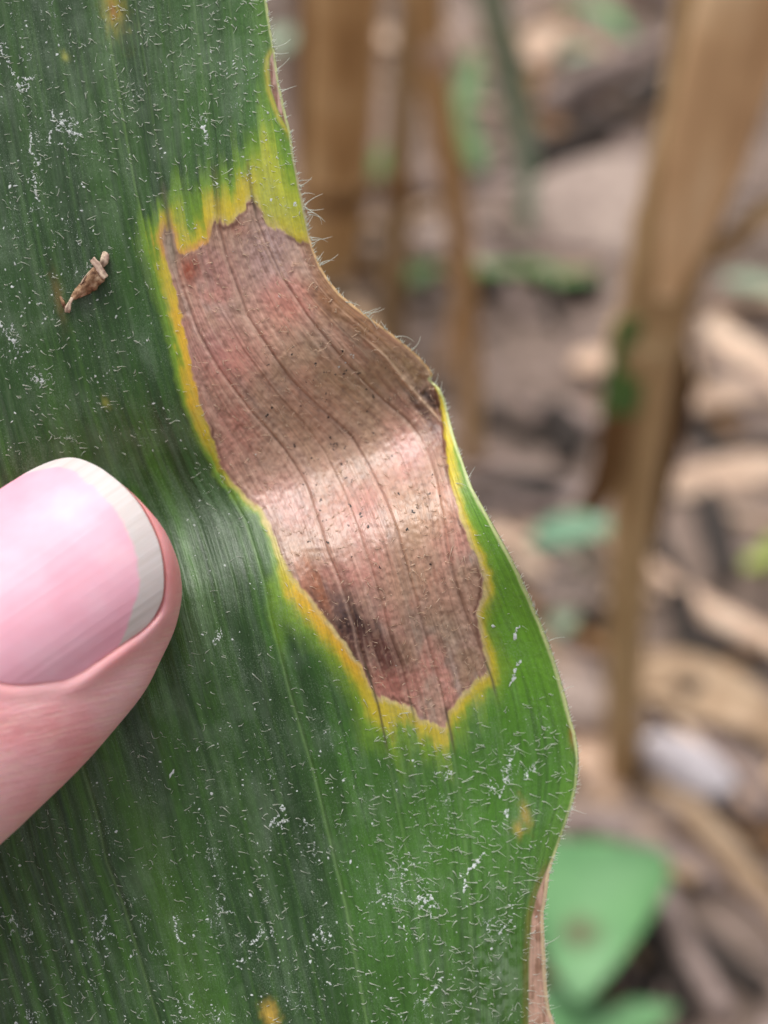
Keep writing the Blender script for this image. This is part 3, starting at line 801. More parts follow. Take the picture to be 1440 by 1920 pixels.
    film = np.clip(film + .34 * np.exp(-(((x - 930) / 46) ** 2 + ((y - 1840) / 110) ** 2)) * ss(.35, .6, n4), 0, .6)
    col_ = lerp(col_, C(150, 168, 146), film)
    col_ = col_ * (1 + .22 * (n4 - .5))[..., None]
    return np.clip(col_, 0, 1)

def eval_leaf(x, y):
    c = veinc(x, y)
    sd_ = sdf(x, y, LES)
    sd2 = sdf(x, y * .55, LES_ST)
    e = np.clip(xr(y) - x, 0, None) / np.sqrt(1 + slope(y) ** 2)
    z = surfz(x, y) + finez(x, y, c, sd_)
    return c, sd_, sd2, e, z

def leaf_material():
    k = NT('leaf_tissue')
    pig = k.attr('pigment'); vc = k.attr('vein_coord'); le = k.attr('dead')
    cx = k.n('ShaderNodeCombineXYZ')
    sp = k.n('ShaderNodeSeparateXYZ'); k.l(vc.outputs['Vector'], sp.inputs[0])
    k.l(k.math('MULTIPLY', sp.outputs[0], .22), cx.inputs[0]); k.l(k.math('MULTIPLY', sp.outputs[1], .007), cx.inputs[1])
    stripe = k.noise(cx.outputs[0], 1.0, 3, .6)
    cx2 = k.n('ShaderNodeCombineXYZ')
    k.l(k.math('MULTIPLY', sp.outputs[0], .16), cx2.inputs[0]); k.l(k.math('MULTIPLY', sp.outputs[1], .12), cx2.inputs[1])
    grain = k.noise(cx2.outputs[0], 1.0, 3, .6)
    mul = k.math('ADD', k.math('MULTIPLY', stripe, .7), k.math('ADD', k.math('MULTIPLY', grain, .5), .40))
    cx3 = k.n('ShaderNodeCombineXYZ')
    k.l(k.math('MULTIPLY', sp.outputs[0], .42), cx3.inputs[0]); k.l(k.math('MULTIPLY', sp.outputs[1], .30), cx3.inputs[1])
    dust = k.noise(cx3.outputs[0], 1.0, 3, .7)
    cx4 = k.n('ShaderNodeCombineXYZ')
    k.l(k.math('MULTIPLY', sp.outputs[0], .018), cx4.inputs[0]); k.l(k.math('MULTIPLY', sp.outputs[1], .010), cx4.inputs[1])
    patchy = k.noise(cx4.outputs[0], 1.0, 4, .65)
    df = k.ramp(k.math('ADD', dust, k.math('MULTIPLY', k.math('SUBTRACT', patchy, .5), .5)), [(.52, (0, 0, 0)), (.72, (1, 1, 1))])
    df = k.math('MULTIPLY', k.math('MULTIPLY', df, .34), k.math('SUBTRACT', 1.0, le.outputs['Fac']))
    dusted = k.mix(df, pig.outputs['Color'], srgb(150, 168, 148))
    m = k.n('ShaderNodeVectorMath'); m.operation = 'SCALE'
    k.l(dusted, m.inputs[0]); k.l(mul, m.inputs['Scale'])
    k.l(m.outputs[0], k.b.inputs['Base Color'])
    k.l(k.math('ADD', k.math('MULTIPLY', le.outputs['Fac'], -.05), k.math('ADD', .34, k.math('MULTIPLY', grain, .18))), k.b.inputs['Roughness'])
    k.l(k.math('ADD', .5, k.math('MULTIPLY', le.outputs['Fac'], .3)), k.b.inputs['Specular IOR Level'])
    h = k.math('ADD', stripe, k.math('MULTIPLY', grain, .5))
    k.l(k.bump(h, .55, .00012), k.b.inputs['Normal'])
    return k.m
M_LEAF = leaf_material()

def build_leaf():
    # rows: dense in frame, sparse beyond
    ys = np.concatenate([np.linspace(-2600, -140, 60), np.arange(-120, 2060, 2.4), np.linspace(2070, 5590, 90)])
    nx = 520
    # columns: fraction of in-frame width dense, left of the frame sparse
    uL = np.linspace(0, 1, 40)[:-1]; uR = np.linspace(0, 1, nx)
    uR = 1 - (1 - uR) ** 1.12
    Y = np.repeat(ys[:, None], len(uL) + nx, 1)
    XL = xl(ys)[:, None]; XR = xr(ys)[:, None]
    XM = XL + (XR - XL) * .5
    infr = (ss(-900, -120, ys) * ss(3200, 2060, ys))[:, None]
    XM = XM * (1 - infr) + infr * np.minimum(-60.0, XM)
    X = np.concatenate([XL + (XM - XL) * uL[None], XM + (XR - XM) * uR[None]], 1)
    nr, nc = X.shape
    x = X.ravel(); y = Y.ravel()
    c, sd_, sd2, e, z = eval_leaf(x, y)
    # tiny nicks along the margin
    pos = W(x, y, z)
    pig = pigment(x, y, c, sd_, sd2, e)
    dead = ss(3, -3, sd_)
    G3 = pos.reshape(nr, nc, 3)
    du = np.gradient(G3, axis=1); dv = np.gradient(G3, axis=0)
    nor = np.cross(dv, du); nor /= np.linalg.norm(nor, axis=-1, keepdims=True) + 1e-12
    if (nor[nr // 2, nc // 2] @ FWD) > 0: nor = -nor
    nor = nor.reshape(-1, 3)
    faces = grid_faces(nr, nc)[:, ::-1]
    fc_x = x[faces].mean(1); fc_y = y[faces].mean(1); fsd = sd_[faces].mean(1)
    inner = np.interp(fc_y, [1590, 1640, 1680, 1720, 1800, 1920, 2300], [1044, 1021, 1006, 997, 992, 991, 1020])
    isdry = (fc_x > inner) & (fc_y > 1612) & (fc_y < 2300)
    inner2 = np.interp(fc_y, [85, 110, 130, 170, 200, 225, 250], [517, 506, 505, 509, 519, 530, 546])
    isdry2 = (fc_x > inner2) & (fc_y > 90) & (fc_y < 250)
    isles = (fsd < 0) & ~isdry & ~isdry2
    root = empty('maize_leaf', Vector(W(np.array(0.), np.array(1300.), np.array(0.))))
    tag(root, 'broad green maize leaf with a brown yellow rimmed dead patch, pressed by the thumb', 'leaf')
    def sub(name, mask, back):
        f = faces[mask]
        used = np.unique(f); mp = np.full(len(pos), -1); mp[used] = np.arange(len(used))
        P = pos[used]; F = mp[f]; N = nor[used]; pg = pig[used]; vc = np.stack([c, y, 0 * y], 1)[used]; dd = dead[used]
        if back:
            # underside of the whole blade plus the rim that closes its thickness
            n0 = len(P)
            st = 6
            ri = np.unique(np.append(np.arange(0, nr, st), nr - 1)); ci = np.unique(np.append(np.arange(0, nc, st), nc - 1))
            idx = (ri[:, None] * nc + ci[None])
            thin = np.ones(idx.shape) * .00028; thin[:, -1] = .00016; thin[:, 0] = .00016
            B = pos[idx.ravel()] - nor[idx.ravel()] * thin.ravel()[:, None]
            bf = grid_faces(len(ri), len(ci)) + n0
            P = np.concatenate([P, B]); F = np.concatenate([F, bf])
            N = np.concatenate([N, -nor[idx.ravel()]])
            bg_ = pig[idx.ravel()] * .9 + .02
            pg = np.concatenate([pg, bg_]); vc = np.concatenate([vc, np.stack([c, y, 0 * y], 1)[idx.ravel()]]); dd = np.concatenate([dd, dead[idx.ravel()]])
            # rim along the right margin (own vertices)
            ra = np.arange(nr) * nc + nc - 1
            n1 = len(P)
            out_ = du.reshape(-1, 3)[ra]; out_ /= np.linalg.norm(out_, axis=1, keepdims=True)
            A = pos[ra]; Bm = pos[ra] + out_ * .00007 - nor[ra] * .00008; Cc = pos[ra] - nor[ra] * .00017
            P = np.concatenate([P, A, Bm, Cc]); N = np.concatenate([N, (nor[ra] + out_) * .707, out_, (out_ - nor[ra]) * .707])
            pr = pig[ra]; pg = np.concatenate([pg, pr, pr, pr]); v3 = np.stack([c, y, 0 * y], 1)[ra]; vc = np.concatenate([vc, v3, v3, v3])
            dd = np.concatenate([dd, dead[ra], dead[ra], dead[ra]])
            i = np.arange(nr - 1)
            F = np.concatenate([F, np.stack([n1 + i, n1 + i + 1, n1 + nr + i + 1, n1 + nr + i], 1), np.stack([n1 + nr + i, n1 + nr + i + 1, n1 + 2 * nr + i + 1, n1 + 2 * nr + i], 1)])
        o = mesh(name, P, F, M_LEAF)
        me = o.data
        a = me.attributes.new('pigment', 'FLOAT_COLOR', 'POINT')
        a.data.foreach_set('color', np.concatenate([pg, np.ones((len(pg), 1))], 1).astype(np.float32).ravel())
        a = me.attributes.new('vein_coord', 'FLOAT_VECTOR', 'POINT'); a.data.foreach_set('vector', vc.astype(np.float32).ravel())
        a = me.attributes.new('dead', 'FLOAT', 'POINT'); a.data.foreach_set('value', dd.astype(np.float32))
        me.normals_split_custom_set_from_vertices(N.astype(np.float32).tolist())
        under(o, root)
        return o
    b = sub('blade', ~(isles | isdry | isdry2), True)
    l_ = sub('lesion', isles, False); l_['label'] = 'dead tan pink patch with dark veins'
    d_ = sub('dry_margin', isdry, False); d_['label'] = 'long dry brown strip along the lower margin'
    d_ = sub('dry_margin', isdry2, False); d_['label'] = 'short dry brown streak on the upper margin'
    return root
leaf = build_leaf()

# ---- things on the leaf surface
def leaf_frame(x, y):
    """positions on the relief and camera-ward normals"""
    x = np.asarray(x, float); y = np.asarray(y, float)
    _, sd_, _, e, z = eval_leaf(x, y)
    h = 3.0
    z1 = surfz(x + h, y); z2 = surfz(x, y + h); z0 = surfz(x, y)
    return z, (z1 - z0) / h, (z2 - z0) / h, sd_, e

def hair_mesh(name, x, y, ang, ln, rise, r0, z, gx, gy, mat, parent, curl=.8, seg=4, sides=3):
    n = len(x)
    cu = rng.normal(0, curl, n)
    pts = np.zeros((n, seg + 1, 3)); px, py, pz = x.copy(), y.copy(), z - 1.0
    pts[:, 0] = np.stack([px, py, pz], 1)
    lift = rise.copy()
    for k in range(seg):
        a = ang + cu * (k / seg)
        s = ln / seg
        px = px + np.cos(a) * s; py = py + np.sin(a) * s
        hh = lift * np.sin((k + 1) / seg * math.pi * .75)
        pz = z + gx * (px - x) + gy * (py - y) + hh
        pts[:, k + 1] = np.stack([px, py, pz], 1)
    cen = W(pts[..., 0], pts[..., 1], pts[..., 2])           # n, seg+1, 3
    t = np.gradient(cen, axis=1); t /= np.linalg.norm(t, axis=-1, keepdims=True) + 1e-12
    s1 = np.cross(t, -FWD); s1 /= np.linalg.norm(s1, axis=-1, keepdims=True) + 1e-9
    s2 = np.cross(s1, t)
    prof = np.linspace(1, .35, seg + 1); prof[0] = 1.9; prof[1] *= 1.15
    R = (r0[:, None] * prof[None]) / PXM
    V = []
    for k in range(sides):
        a = 2 * math.pi * k / sides
        V.append(cen + (s1 * math.cos(a) + s2 * math.sin(a)) * R[..., None])
    V = np.stack(V, 2).reshape(-1, 3)                        # n,(seg+1),sides
    base = (np.arange(n) * (seg + 1) * sides)[:, None]
    fr = grid_faces(seg + 1, sides, True)
    F = (base[..., None] + fr[None]).reshape(-1, 4)
    o = mesh(name, V, F, mat); under(o, parent); o['kind'] = 'stuff'
    return o
def fuzz_mat(name, c, tr=.35):
    k = NT(name); k.b.inputs['Base Color'].default_value = (*c, 1); k.b.inputs['Roughness'].default_value = .45
    f = k.noise(k.coords(), 2500, 2)
    k.l(k.ramp(f, [(.3, tuple(v * .8 for v in c)), (.7, c)]), k.b.inputs['Base Color'])
    t = k.n('ShaderNodeBsdfTranslucent'); t.inputs[0].default_value = (*c, 1)
    mx = k.n('ShaderNodeMixShader'); mx.inputs[0].default_value = tr
    k.l(k.b.outputs[0], mx.inputs[1]); k.l(t.outputs[0], mx.inputs[2]); k.l(mx.outputs[0], k.o.inputs[0])
    return k.m
M_HAIR = fuzz_mat('leaf_hair_pale', (.92, .95, .88), .5); M_HAIRD = fuzz_mat('leaf_hair_cream', (.90, .74, .58), .5)
M_CHALK = fuzz_mat('chalk', (.80, .85, .84), .1); M_SPECK = fuzz_mat('dark_speck', (.022, .014, .011), 0)

def in_thumb(x, y):
    return (x < 350) & (y > 855) & (y < 1600) & ((x - 0) * .57 + (y - 1100) * .82 < 390)

# hairs over the blade
N = 15000
x = rng.uniform(-40, 1090, N); y = rng.uniform(-40, 1960, N)
k = (x < xr(y) - 3) & ~in_thumb(x, y); x, y = x[k], y[k]
z, gx, gy, sd_, e = leaf_frame(x, y)
right = ss(520, 820, x - .1 * (y - 1400)) * ss(1250, 1450, y)
les = sd_ < 2
dens = np.where(les, .36, .14 + .34 * right + .30 * ss(500, 200, y) * ss(100, 250, x) + .25 * ss(.5, .7, fbm(x / 70, y / 90, 101, 2)))
dens = np.where(~les & (y > 960) & (y < 1180) & (x < 560), dens * .25, dens)
dens = np.where(~les & (e < 180) & (y > 800) & (y < 1350), dens * .5, dens)
k = rng.random(len(x)) < dens
x, y, z, gx, gy, sd_, e, right, les = (q[k] for q in (x, y, z, gx, gy, sd_, e, right, les))
ang = np.where(les, rng.normal(.25, .75, len(x)), rng.normal(.15, .55, len(x)) * (1 - .3 * right))
fl = rng.random(len(x)) < np.where(les, .35, .18)
ang = np.where(fl, ang + math.pi * rng.uniform(.7, 1.3, len(x)), ang)
ln = np.where(les, rng.gamma(4, 2.6, len(x)), 3.5 + rng.gamma(3, 1.9, len(x)) + right * rng.gamma(3, 1.9, len(x)))
ln = np.clip(ln, 3.5, 34)
r0 = rng.uniform(.4, .95, len(x))
rise = ln * rng.uniform(.12, .45, len(x))
g_ = ~les
hair_mesh('leaf_hair', x[g_], y[g_], ang[g_], ln[g_], rise[g_], r0[g_], z[g_], gx[g_], gy[g_], M_HAIR, leaf)
hair_mesh('leaf_hair', x[les], y[les], ang[les], ln[les], rise[les], r0[les], z[les], gx[les], gy[les], M_HAIRD, leaf, curl=.9)
# cilia on the margin
N = 460
y = rng.uniform(-30, 1950, N); x = xr(y) - rng.uniform(-1.0, 2.5, N)
z, gx, gy, sd_, e = leaf_frame(x - 2, y)
tang = np.arctan2(1.0, slope(y))
ang = tang - math.pi / 2 + rng.normal(-.35, .35, N)
long_ = (rng.random(N) < np.where(y < 720, .10, .02))
ln = np.where(long_, rng.uniform(16, 34, N), rng.uniform(4, 10, N)); rise = ln * rng.uniform(-.1, .4, N)
hair_mesh('edge_hair', x, y, ang, ln, rise, np.where(long_, .85, .6), z, gx, gy, M_HAIR, leaf, curl=.5)
cl = [(575, 388), (578, 392), (574, 384), (582, 402), (580, 398), (585, 446), (587, 450), (606, 496), (604, 494), (652, 566), (690, 590), (694, 592), (684, 588), (688, 586), (745, 632), (775, 655), (513, 88), (518, 100)]
x = np.array([c[0] for c in cl], float) - 3; y = np.array([c[1] for c in cl], float)
z, gx, gy, sd_, e = leaf_frame(x - 3, y)
hair_mesh('edge_hair', x, y, rng.normal(.1, .55, len(x)), rng.uniform(26, 40, len(x)), rng.uniform(2, 8, len(x)), np.full(len(x), 1.0), z, gx, gy, M_HAIR, leaf, curl=.8, seg=6)

# ---- chalky residue: flakes strung along little random walks
def flakes(name, x, y, r, mat, parent, thick=.3, jag=1.3, slim=.25):
    ok = (x < xr(y) - 2); x, y, r = x[ok], y[ok], r[ok]
    z, gx, gy, sd_, e = leaf_frame(x, y)
    n = len(x)
    base = np.array([(1, 0, 0), (.5, .87, 0), (-.5, .87, 0), (-1, 0, 0), (-.5, -.87, 0), (.5, -.87, 0), (0, 0, 1)], float)
    V = np.repeat(base[None], n, 0) * (1 + jag * (rng.random((n, 7, 1)) - .5))
    a = rng.uniform(0, 6.28, n); ca, sa = np.cos(a)[:, None], np.sin(a)[:, None]
    el = rng.uniform(slim, .9, n)[:, None]
    vx = V[..., 0] * ca - V[..., 1] * el * sa; vy = V[..., 0] * sa + V[..., 1] * el * ca
    X = x[:, None] + vx * r[:, None]; Yy = y[:, None] + vy * r[:, None]
    Zz = z[:, None] + gx[:, None] * (X - x[:, None]) + gy[:, None] * (Yy - y[:, None]) - .4 + V[..., 2] * np.minimum(r * thick + .5, 1.6)[:, None]
    P = W(X, Yy, Zz).reshape(-1, 3)
    f = np.array([(0, 6, 1), (1, 6, 2), (2, 6, 3), (3, 6, 4), (4, 6, 5), (5, 6, 0)])
    F = (np.arange(n)[:, None, None] * 7 + f[None]).reshape(-1, 3)
    o = mesh(name, P, F, mat); under(o, parent); o['kind'] = 'stuff'
    return o
PATCH = [(20, 100, 30, 1.5), (30, 140, 28, 1.6), (45, 165, 20, 1), (110, 225, 26, 1.8), (130, 245, 22, 1.4), (150, 250, 14, 1), (60, 240, 20, .8), (75, 280, 22, .8), (65, 340, 26, 1), (72, 375, 20, 1),
    (90, 25, 40, .8), (110, 10, 40, .8), (20, 45, 20, .6), (240, 175, 24, .8), (250, 165, 20, .6), (370, 235, 20, .9), (375, 215, 12, .8), (440, 195, 20, .7), (150, 300, 16, .7), (130, 420, 20, .5), (180, 330, 30, .5),
    (45, 430, 30, .7), (100, 470, 20, .8), (75, 520, 20, .5), (20, 630, 20, 1.1), (30, 660, 16, .9), (65, 700, 28, 1.2), (80, 720, 14, 1), (20, 560, 20, .5), (120, 620, 30, .4), (95, 580, 20, .4), (150, 505, 16, .9), (300, 800, 30, .4), (240, 820, 30, .5), (130, 830, 20, .6), (335, 1000, 12, .9), (320, 980, 10, .8),
    (525, 1530, 16, 2.0), (510, 1540, 14, 1.5), (575, 1555, 20, 1.2), (395, 1600, 16, 1), (400, 1620, 16, .7), (420, 1700, 34, 1.1), (410, 1740, 30, 1.0), (470, 1770, 24, 1.5), (490, 1740, 24, 1.2), (455, 1805, 14, 1.6), (500, 1690, 24, .8),
    (195, 1720, 16, 1.4), (200, 1745, 18, 1.6), (175, 1790, 26, 1), (110, 1760, 26, .8), (115, 1740, 26, .8), (75, 1805, 24, 1), (15, 1725, 16, 1.3), (50, 1750, 12, 1.1), (270, 1740, 28, 1.0), (300, 1780, 26, .9), (145, 1840, 28, .8), (190, 1850, 24, .7), (30, 1880, 24, 1), (55, 1910, 26, 1.2), (330, 1900, 26, 1.2), (345, 1880, 16, 1.2), (270, 1900, 30, .8), (410, 1910, 26, 1.2), (300, 1830, 26, .7), (240, 1690, 14, .9), (160, 1620, 16, .7), (185, 1550, 12, .8),
    (505, 1440, 34, .9), (480, 1400, 30, .7), (560, 1420, 24, .6), (620, 1370, 18, .7), (500, 1350, 24, .5), (405, 1190, 12, 1.4), (412, 1192, 8, 1.2), (600, 1600, 28, .6), (640, 1640, 26, .6), (605, 1752, 14, 1.7), (600, 1745, 18, 1.1), (750, 1640, 16, 1.4), (765, 1632, 14, 1.4), (795, 1680, 12, 2.2), (803, 1692, 12, 1.8), (775, 1690, 26, 1.2), (790, 1660, 20, 1.2), (710, 1680, 12, 1.5), (745, 1675, 20, 1), (690, 1500, 24, .5), (835, 1450, 8, 1.5), (840, 1500, 16, 1), (835, 1540, 16, .9), (810, 1590, 12, 1.2), (820, 1560, 20, .8), (750, 1590, 24, .6),
    (925, 1482, 14, 1.4), (945, 1460, 20, 1.1), (955, 1435, 18, .9), (960, 1410, 14, .7), (985, 1455, 8, 1.4), (1002, 1438, 5, 1.6), (930, 1760, 20, 1.0), (920, 1740, 18, 1.2), (560, 1880, 24, 1.0), (545, 1865, 20, .8), (620, 1840, 24, .5), (790, 1870, 14, 1), (860, 1870, 24, .7), (800, 1900, 16, 1), (640, 1560, 18, .8), (650, 680, 8, 1.5)]
fx, fy, fr_ = [], [], []
for (cx, cy, sz, s) in PATCH:
    for w in range(int(3 + sz * .16)):
        px = cx + rng.normal(0, sz * .42); py = cy + rng.normal(0, sz * .5); a = rng.uniform(0, 6.28)
        for q in range(int(rng.integers(4, 18))):
            a += rng.normal(0, .8); st = rng.uniform(.9, 2.4)
            px += math.cos(a) * st; py += math.sin(a) * st * 1.2
            fx.append(px); fy.append(py); fr_.append(rng.uniform(.8, 2.0) * s * (1 - .35 * rng.random()))
STREAK = [[(955, 1530), (948, 1526), (958, 1518), (951, 1535)], [(908, 1592), (895, 1605), (890, 1622), (880, 1640), (872, 1650), (866, 1675)], [(828, 1832), (815, 1850), (800, 1872), (793, 1885)], [(960, 1725), (945, 1742), (935, 1752)],
    [(975, 1240), (965, 1262), (968, 1255), (962, 1280), (955, 1290)], [(980, 1172), (966, 1185), (962, 1200)], [(538, 1528), (525, 1536), (512, 1545)], [(497, 1745), (480, 1765), (468, 1770)], [(55, 250), (62, 290), (75, 315)], [(0, 90), (25, 130), (45, 170)], [(92, 220), (115, 228), (130, 248), (160, 252)], [(60, 320), (68, 345), (75, 378)], [(0, 610), (20, 640), (35, 665)], [(935, 1495), (950, 1465), (958, 1430), (970, 1400)], [(50, 700), (80, 712), (70, 730)], [(385, 225), (392, 280)], [(325, 1720), (345, 1770)]]
for pl in STREAK:
    wx = wy = 0.0
    for i in range(len(pl) - 1):
        (ax, ay), (bx, by) = pl[i], pl[i + 1]
        n = max(3, int(math.hypot(bx - ax, by - ay) / 1.5))
        for q in range(n):
            wx = wx * .9 + rng.normal(0, 1.3); wy = wy * .9 + rng.normal(0, 1.3)
            if rng.random() < .15: continue
            f = q / n; fx.append(ax + (bx - ax) * f + wx); fy.append(ay + (by - ay) * f + wy); fr_.append(rng.gamma(3, .62) + .5)
# scattered dust everywhere on living tissue
N = 15000
x = rng.uniform(-40, 1080, N); y = rng.uniform(-40, 1960, N)
k = (x < xr(y) - 4) & (rng.random(N) < .12 + .25 * ss(330, 100, x) * ss(800, 700, y) + .12 * ss(1500, 1650, y) + .8 * ss(.48, .66, fbm(x / 55, y / 70, 111, 3)) * (1 - .6 * ss(880, 960, y) * ss(1300, 1200, y)))
x, y = x[k], y[k]; k = (sdf(x, y, LES) > 25) | (rng.random(len(x)) < .10); x, y = x[k], y[k]
fx = np.concatenate([fx, x]); fy = np.concatenate([fy, y]); fr_ = np.concatenate([fr_, rng.gamma(2, .5, len(x)) + .45])
k = ~in_thumb(fx, fy); k &= (sdf(fx, fy, LES) > 8) | (rng.random(len(fx)) < .15) | (fx == 650)
flakes('chalky_residue', fx[k], fy[k], fr_[k], M_CHALK, leaf)
# bright drop like grains
gx_ = np.array([553., 556, 555, 551]); gy_ = np.array([382., 384, 386, 385])
flakes('chalky_residue', gx_, gy_, np.array([4., 3.5, 3.5, 2.6]), M_CHALK, leaf, .8)
# black specks on the dead patch
SP = [(550, 650), (502, 684), (591, 685), (610, 696), (627, 702), (645, 700), (647, 696), (589, 712), (575, 718), (548, 666), (610, 737), (611, 750), (563, 761), (508, 764), (502, 779), (500, 781), (614, 784), (553, 835), (647, 838), (640, 868), (642, 872), (652, 866), (572, 887), (573, 889), (650, 896), (660, 902), (568, 908), (591, 910), (601, 937), (654, 946), (657, 948), (678, 956), (676, 962), (678, 968), (689, 988), (600, 957), (605, 975), (612, 978), (651, 985), (580, 1016), (614, 1016), (811, 892), (805, 927), (824, 929), (784, 952), (762, 990), (765, 994), (774, 960), (697, 812), (687, 771), (720, 690), (756, 694), (686, 730), (748, 925), (660, 1044), (713, 1063), (808, 1058), (642, 658), (700, 742), (620, 820), (675, 700), (735, 855), (585, 860)]
sx, sy, sr = [], [], []
for (a, b) in SP:
    for q in range(int(rng.integers(1, 4))):
        sx.append(a + rng.normal(0, 1.4)); sy.append(b + rng.normal(0, 1.4)); sr.append(rng.uniform(1.5, 3.2))
for q in range(16):
    sx.append(628 + rng.normal(0, 3.5)); sy.append(838 + rng.normal(0, 3.0)); sr.append(rng.uniform(1.2, 2.8))
for q in range(5):
    sx.append(689 + rng.normal(0, 1)); sy.append(988 + rng.normal(0, 1)); sr.append(3.0)
flakes('dark_speck', np.array(sx), np.array(sy), np.array(sr), M_SPECK, leaf, .6, .7, .5)

# ------------------------------------------------------------------ dried husk fragment stuck on the blade
def husk():
    zc = float(surfz(np.array(165.), np.array(535.)))
    org = Vector(W(np.array(165.), np.array(535.), np.array(zc)))
    e = empty('dried_husk_fragment', org)
    def strip(name, pts, rads, flat, seed, mat):
        random.seed(seed)
        P = [Vector(W(np.array(float(a)), np.array(float(b)), np.array(zc + c))) for a, b, c in pts]
        P = bez(P, 6); R = np.interp(np.linspace(0, 1, len(P)), np.linspace(0, 1, len(rads)), rads) / PXM
        V, F = tube(P, list(R), 16, flat)
        out = []
        for i, q in enumerate(V):
            k, s = divmod(i, 16)
            r = R[min(k, len(R) - 1)]
            c_ = P[min(k, len(P) - 1)]
            d = (q - c_)
            cr = 1 + .42 * math.sin(s / 16 * 6.283 * 3 + k * .22 + seed) + .25 * (random.random() - .5)
            out.append(c_ + d * cr)
        return under(mesh(name, out, F, mat), e)
    k = NT('dry_husk'); v = k.coords((1, 1, 1)); f = k.noise(v, 1800, 4, .6)
    k.l(k.ramp(f, [(.32, srgb(88, 54, 34)), (.5, srgb(152, 116, 86)), (.68, srgb(206, 176, 146))]), k.b.inputs['Base Color']); k.b.inputs['Roughness'].default_value = .7
    k.l(k.bump(f, .8, .0002), k.b.inputs['Normal']); m1 = k.m
    k = NT('dry_husk_pale'); v = k.coords(); f = k.noise(v, 2200, 3)
    k.l(k.ramp(f, [(.35, srgb(158, 128, 116)), (.65, srgb(216, 192, 168))]), k.b.inputs['Base Color']); k.b.inputs['Roughness'].default_value = .7; m2 = k.m
    strip('husk_body', [(136, 560, 5), (150, 548, 8), (168, 530, 11), (182, 514, 11), (190, 502, 8)], [4, 9, 13, 13, 6], .75, 1, m1)
    strip('husk_flap', [(152, 534, 9), (162, 520, 14), (174, 506, 14)], [2.5, 5, 3], .6, 2, m2)
    strip('rolled_strip', [(174, 486, 14), (182, 497, 17), (190, 512, 16), (197, 522, 13)], [5, 5.5, 6, 6.5], .8, 3, m2)
    strip('tip', [(188, 500, 8), (195, 490, 12), (198, 480, 9), (194, 473, 5)], [4, 7, 7.5, 2.5], .8, 4, m2)
    strip('stem', [(137, 558, 5), (131, 568, 7), (127, 578, 6), (125, 585, 4)], [3.5, 3, 5.5, 5], .9, 5, m2)
    strip('side_spur', [(113, 556, 3), (117, 566, 6), (123, 577, 5)], [1.5, 3.2, 3], .8, 6, m1)
    return tag(e, 'small curled brown husk fragment stuck to the green blade', 'husk')
husk()

# ------------------------------------------------------------------ THE HAND: thumb on the leaf
AX = np.array([.82, -.57]); BX = np.array([.57, .82]); ORG = np.array([0., 1100.])
def abi(px, py):
    dx, dy = px - ORG[0], py - ORG[1]
    return dx * AX[0] + dy * AX[1], dx * BX[0] + dy * BX[1]
SIL = np.array([  # a, left silhouette b, right silhouette b, bottom h, top h
    (314, 62, 92, 58, 86), (310, 30, 118, 36, 108), (302, -12, 150, 18, 126), (290, -48, 178, 4, 142), (268, -80, 212, -10, 160), (225, -116, 252, -26, 184), (170, -130, 285, -40, 208),
    (107, -144, 318, -48, 232), (20, -184, 344, -46, 262), (-71, -208, 366, -40, 292), (-180, -220, 384, -26, 326), (-276, -232, 398, -10, 352), (-450, -245, 416, 30, 388), (-650, -250, 420, 60, 402), (-900, -270, 440, 40, 420), (-1150, -300, 470, 0, 430)], float)
SA = SIL[::-1]
def _cr(T):
    T = np.concatenate([[2 * T[0] - T[1]], T, [2 * T[-1] - T[-2]]]); o = []
    for i in range(1, len(T) - 2):
        for k in range(24):
            t = k / 24; p, q, r, w = T[i - 1], T[i], T[i + 1], T[i + 2]
            o.append(.5 * (2 * q + (r - p) * t + (2 * p - 5 * q + 4 * r - w) * t * t + (3 * q - p - 3 * r + w) * t ** 3))
    o.append(T[-2]); return np.array(o)
SA = _cr(SA)
def sil(a, k): return np.interp(a, SA[:, 0], SA[:, k])
BC = 34.0
def nail_h(a, b):
    base = 303 - .000578 * np.clip(a + 150, 0, None) ** 2
    u = (b - BC) / 184.0
    return base + .22 * (b - BC) - 72 * u * u - 10 * u ** 4
FE = np.array([(-151, 100), (-149, 150), (-144, 190), (-134, 228), (-118, 254), (-90, 275), (-62, 287), (-20, 299), (30, 304), (90, 295), (130, 281), (165, 260), (190, 240), (206, 216), (216, 192), (220, 165)], float)
CUT = np.array([(-151, -50), (-120, -110), (-60, -140), (35, -150), (110, -132), (160, -88), (180, -60), (196, -32), (214, 3), (220, 40)], float)
INN = np.array([(-151, 150), (-136, 186), (-111, 229), (-49, 253), (6, 260), (77, 251), (139, 222), (179, 180), (208, 136), (220, 118)], float)
def _smooth_curve(T):
    T = _cr(T); T[:, 0] = np.maximum.accumulate(T[:, 0]) + np.arange(len(T)) * 1e-6
    k = np.ones(25) / 25
    p = np.pad(T[:, 1], 12, mode='reflect', reflect_type='odd'); T[:, 1] = np.convolve(p, k, 'valid')
    return T
FE = _smooth_curve(FE); CUT = _smooth_curve(CUT); INN = _smooth_curve(INN)
NAIL_POLY = np.concatenate([np.stack([FE[::8, 1], FE[::8, 0]], 1), np.stack([CUT[::-8, 1], CUT[::-8, 0]], 1)])   # (a, b)

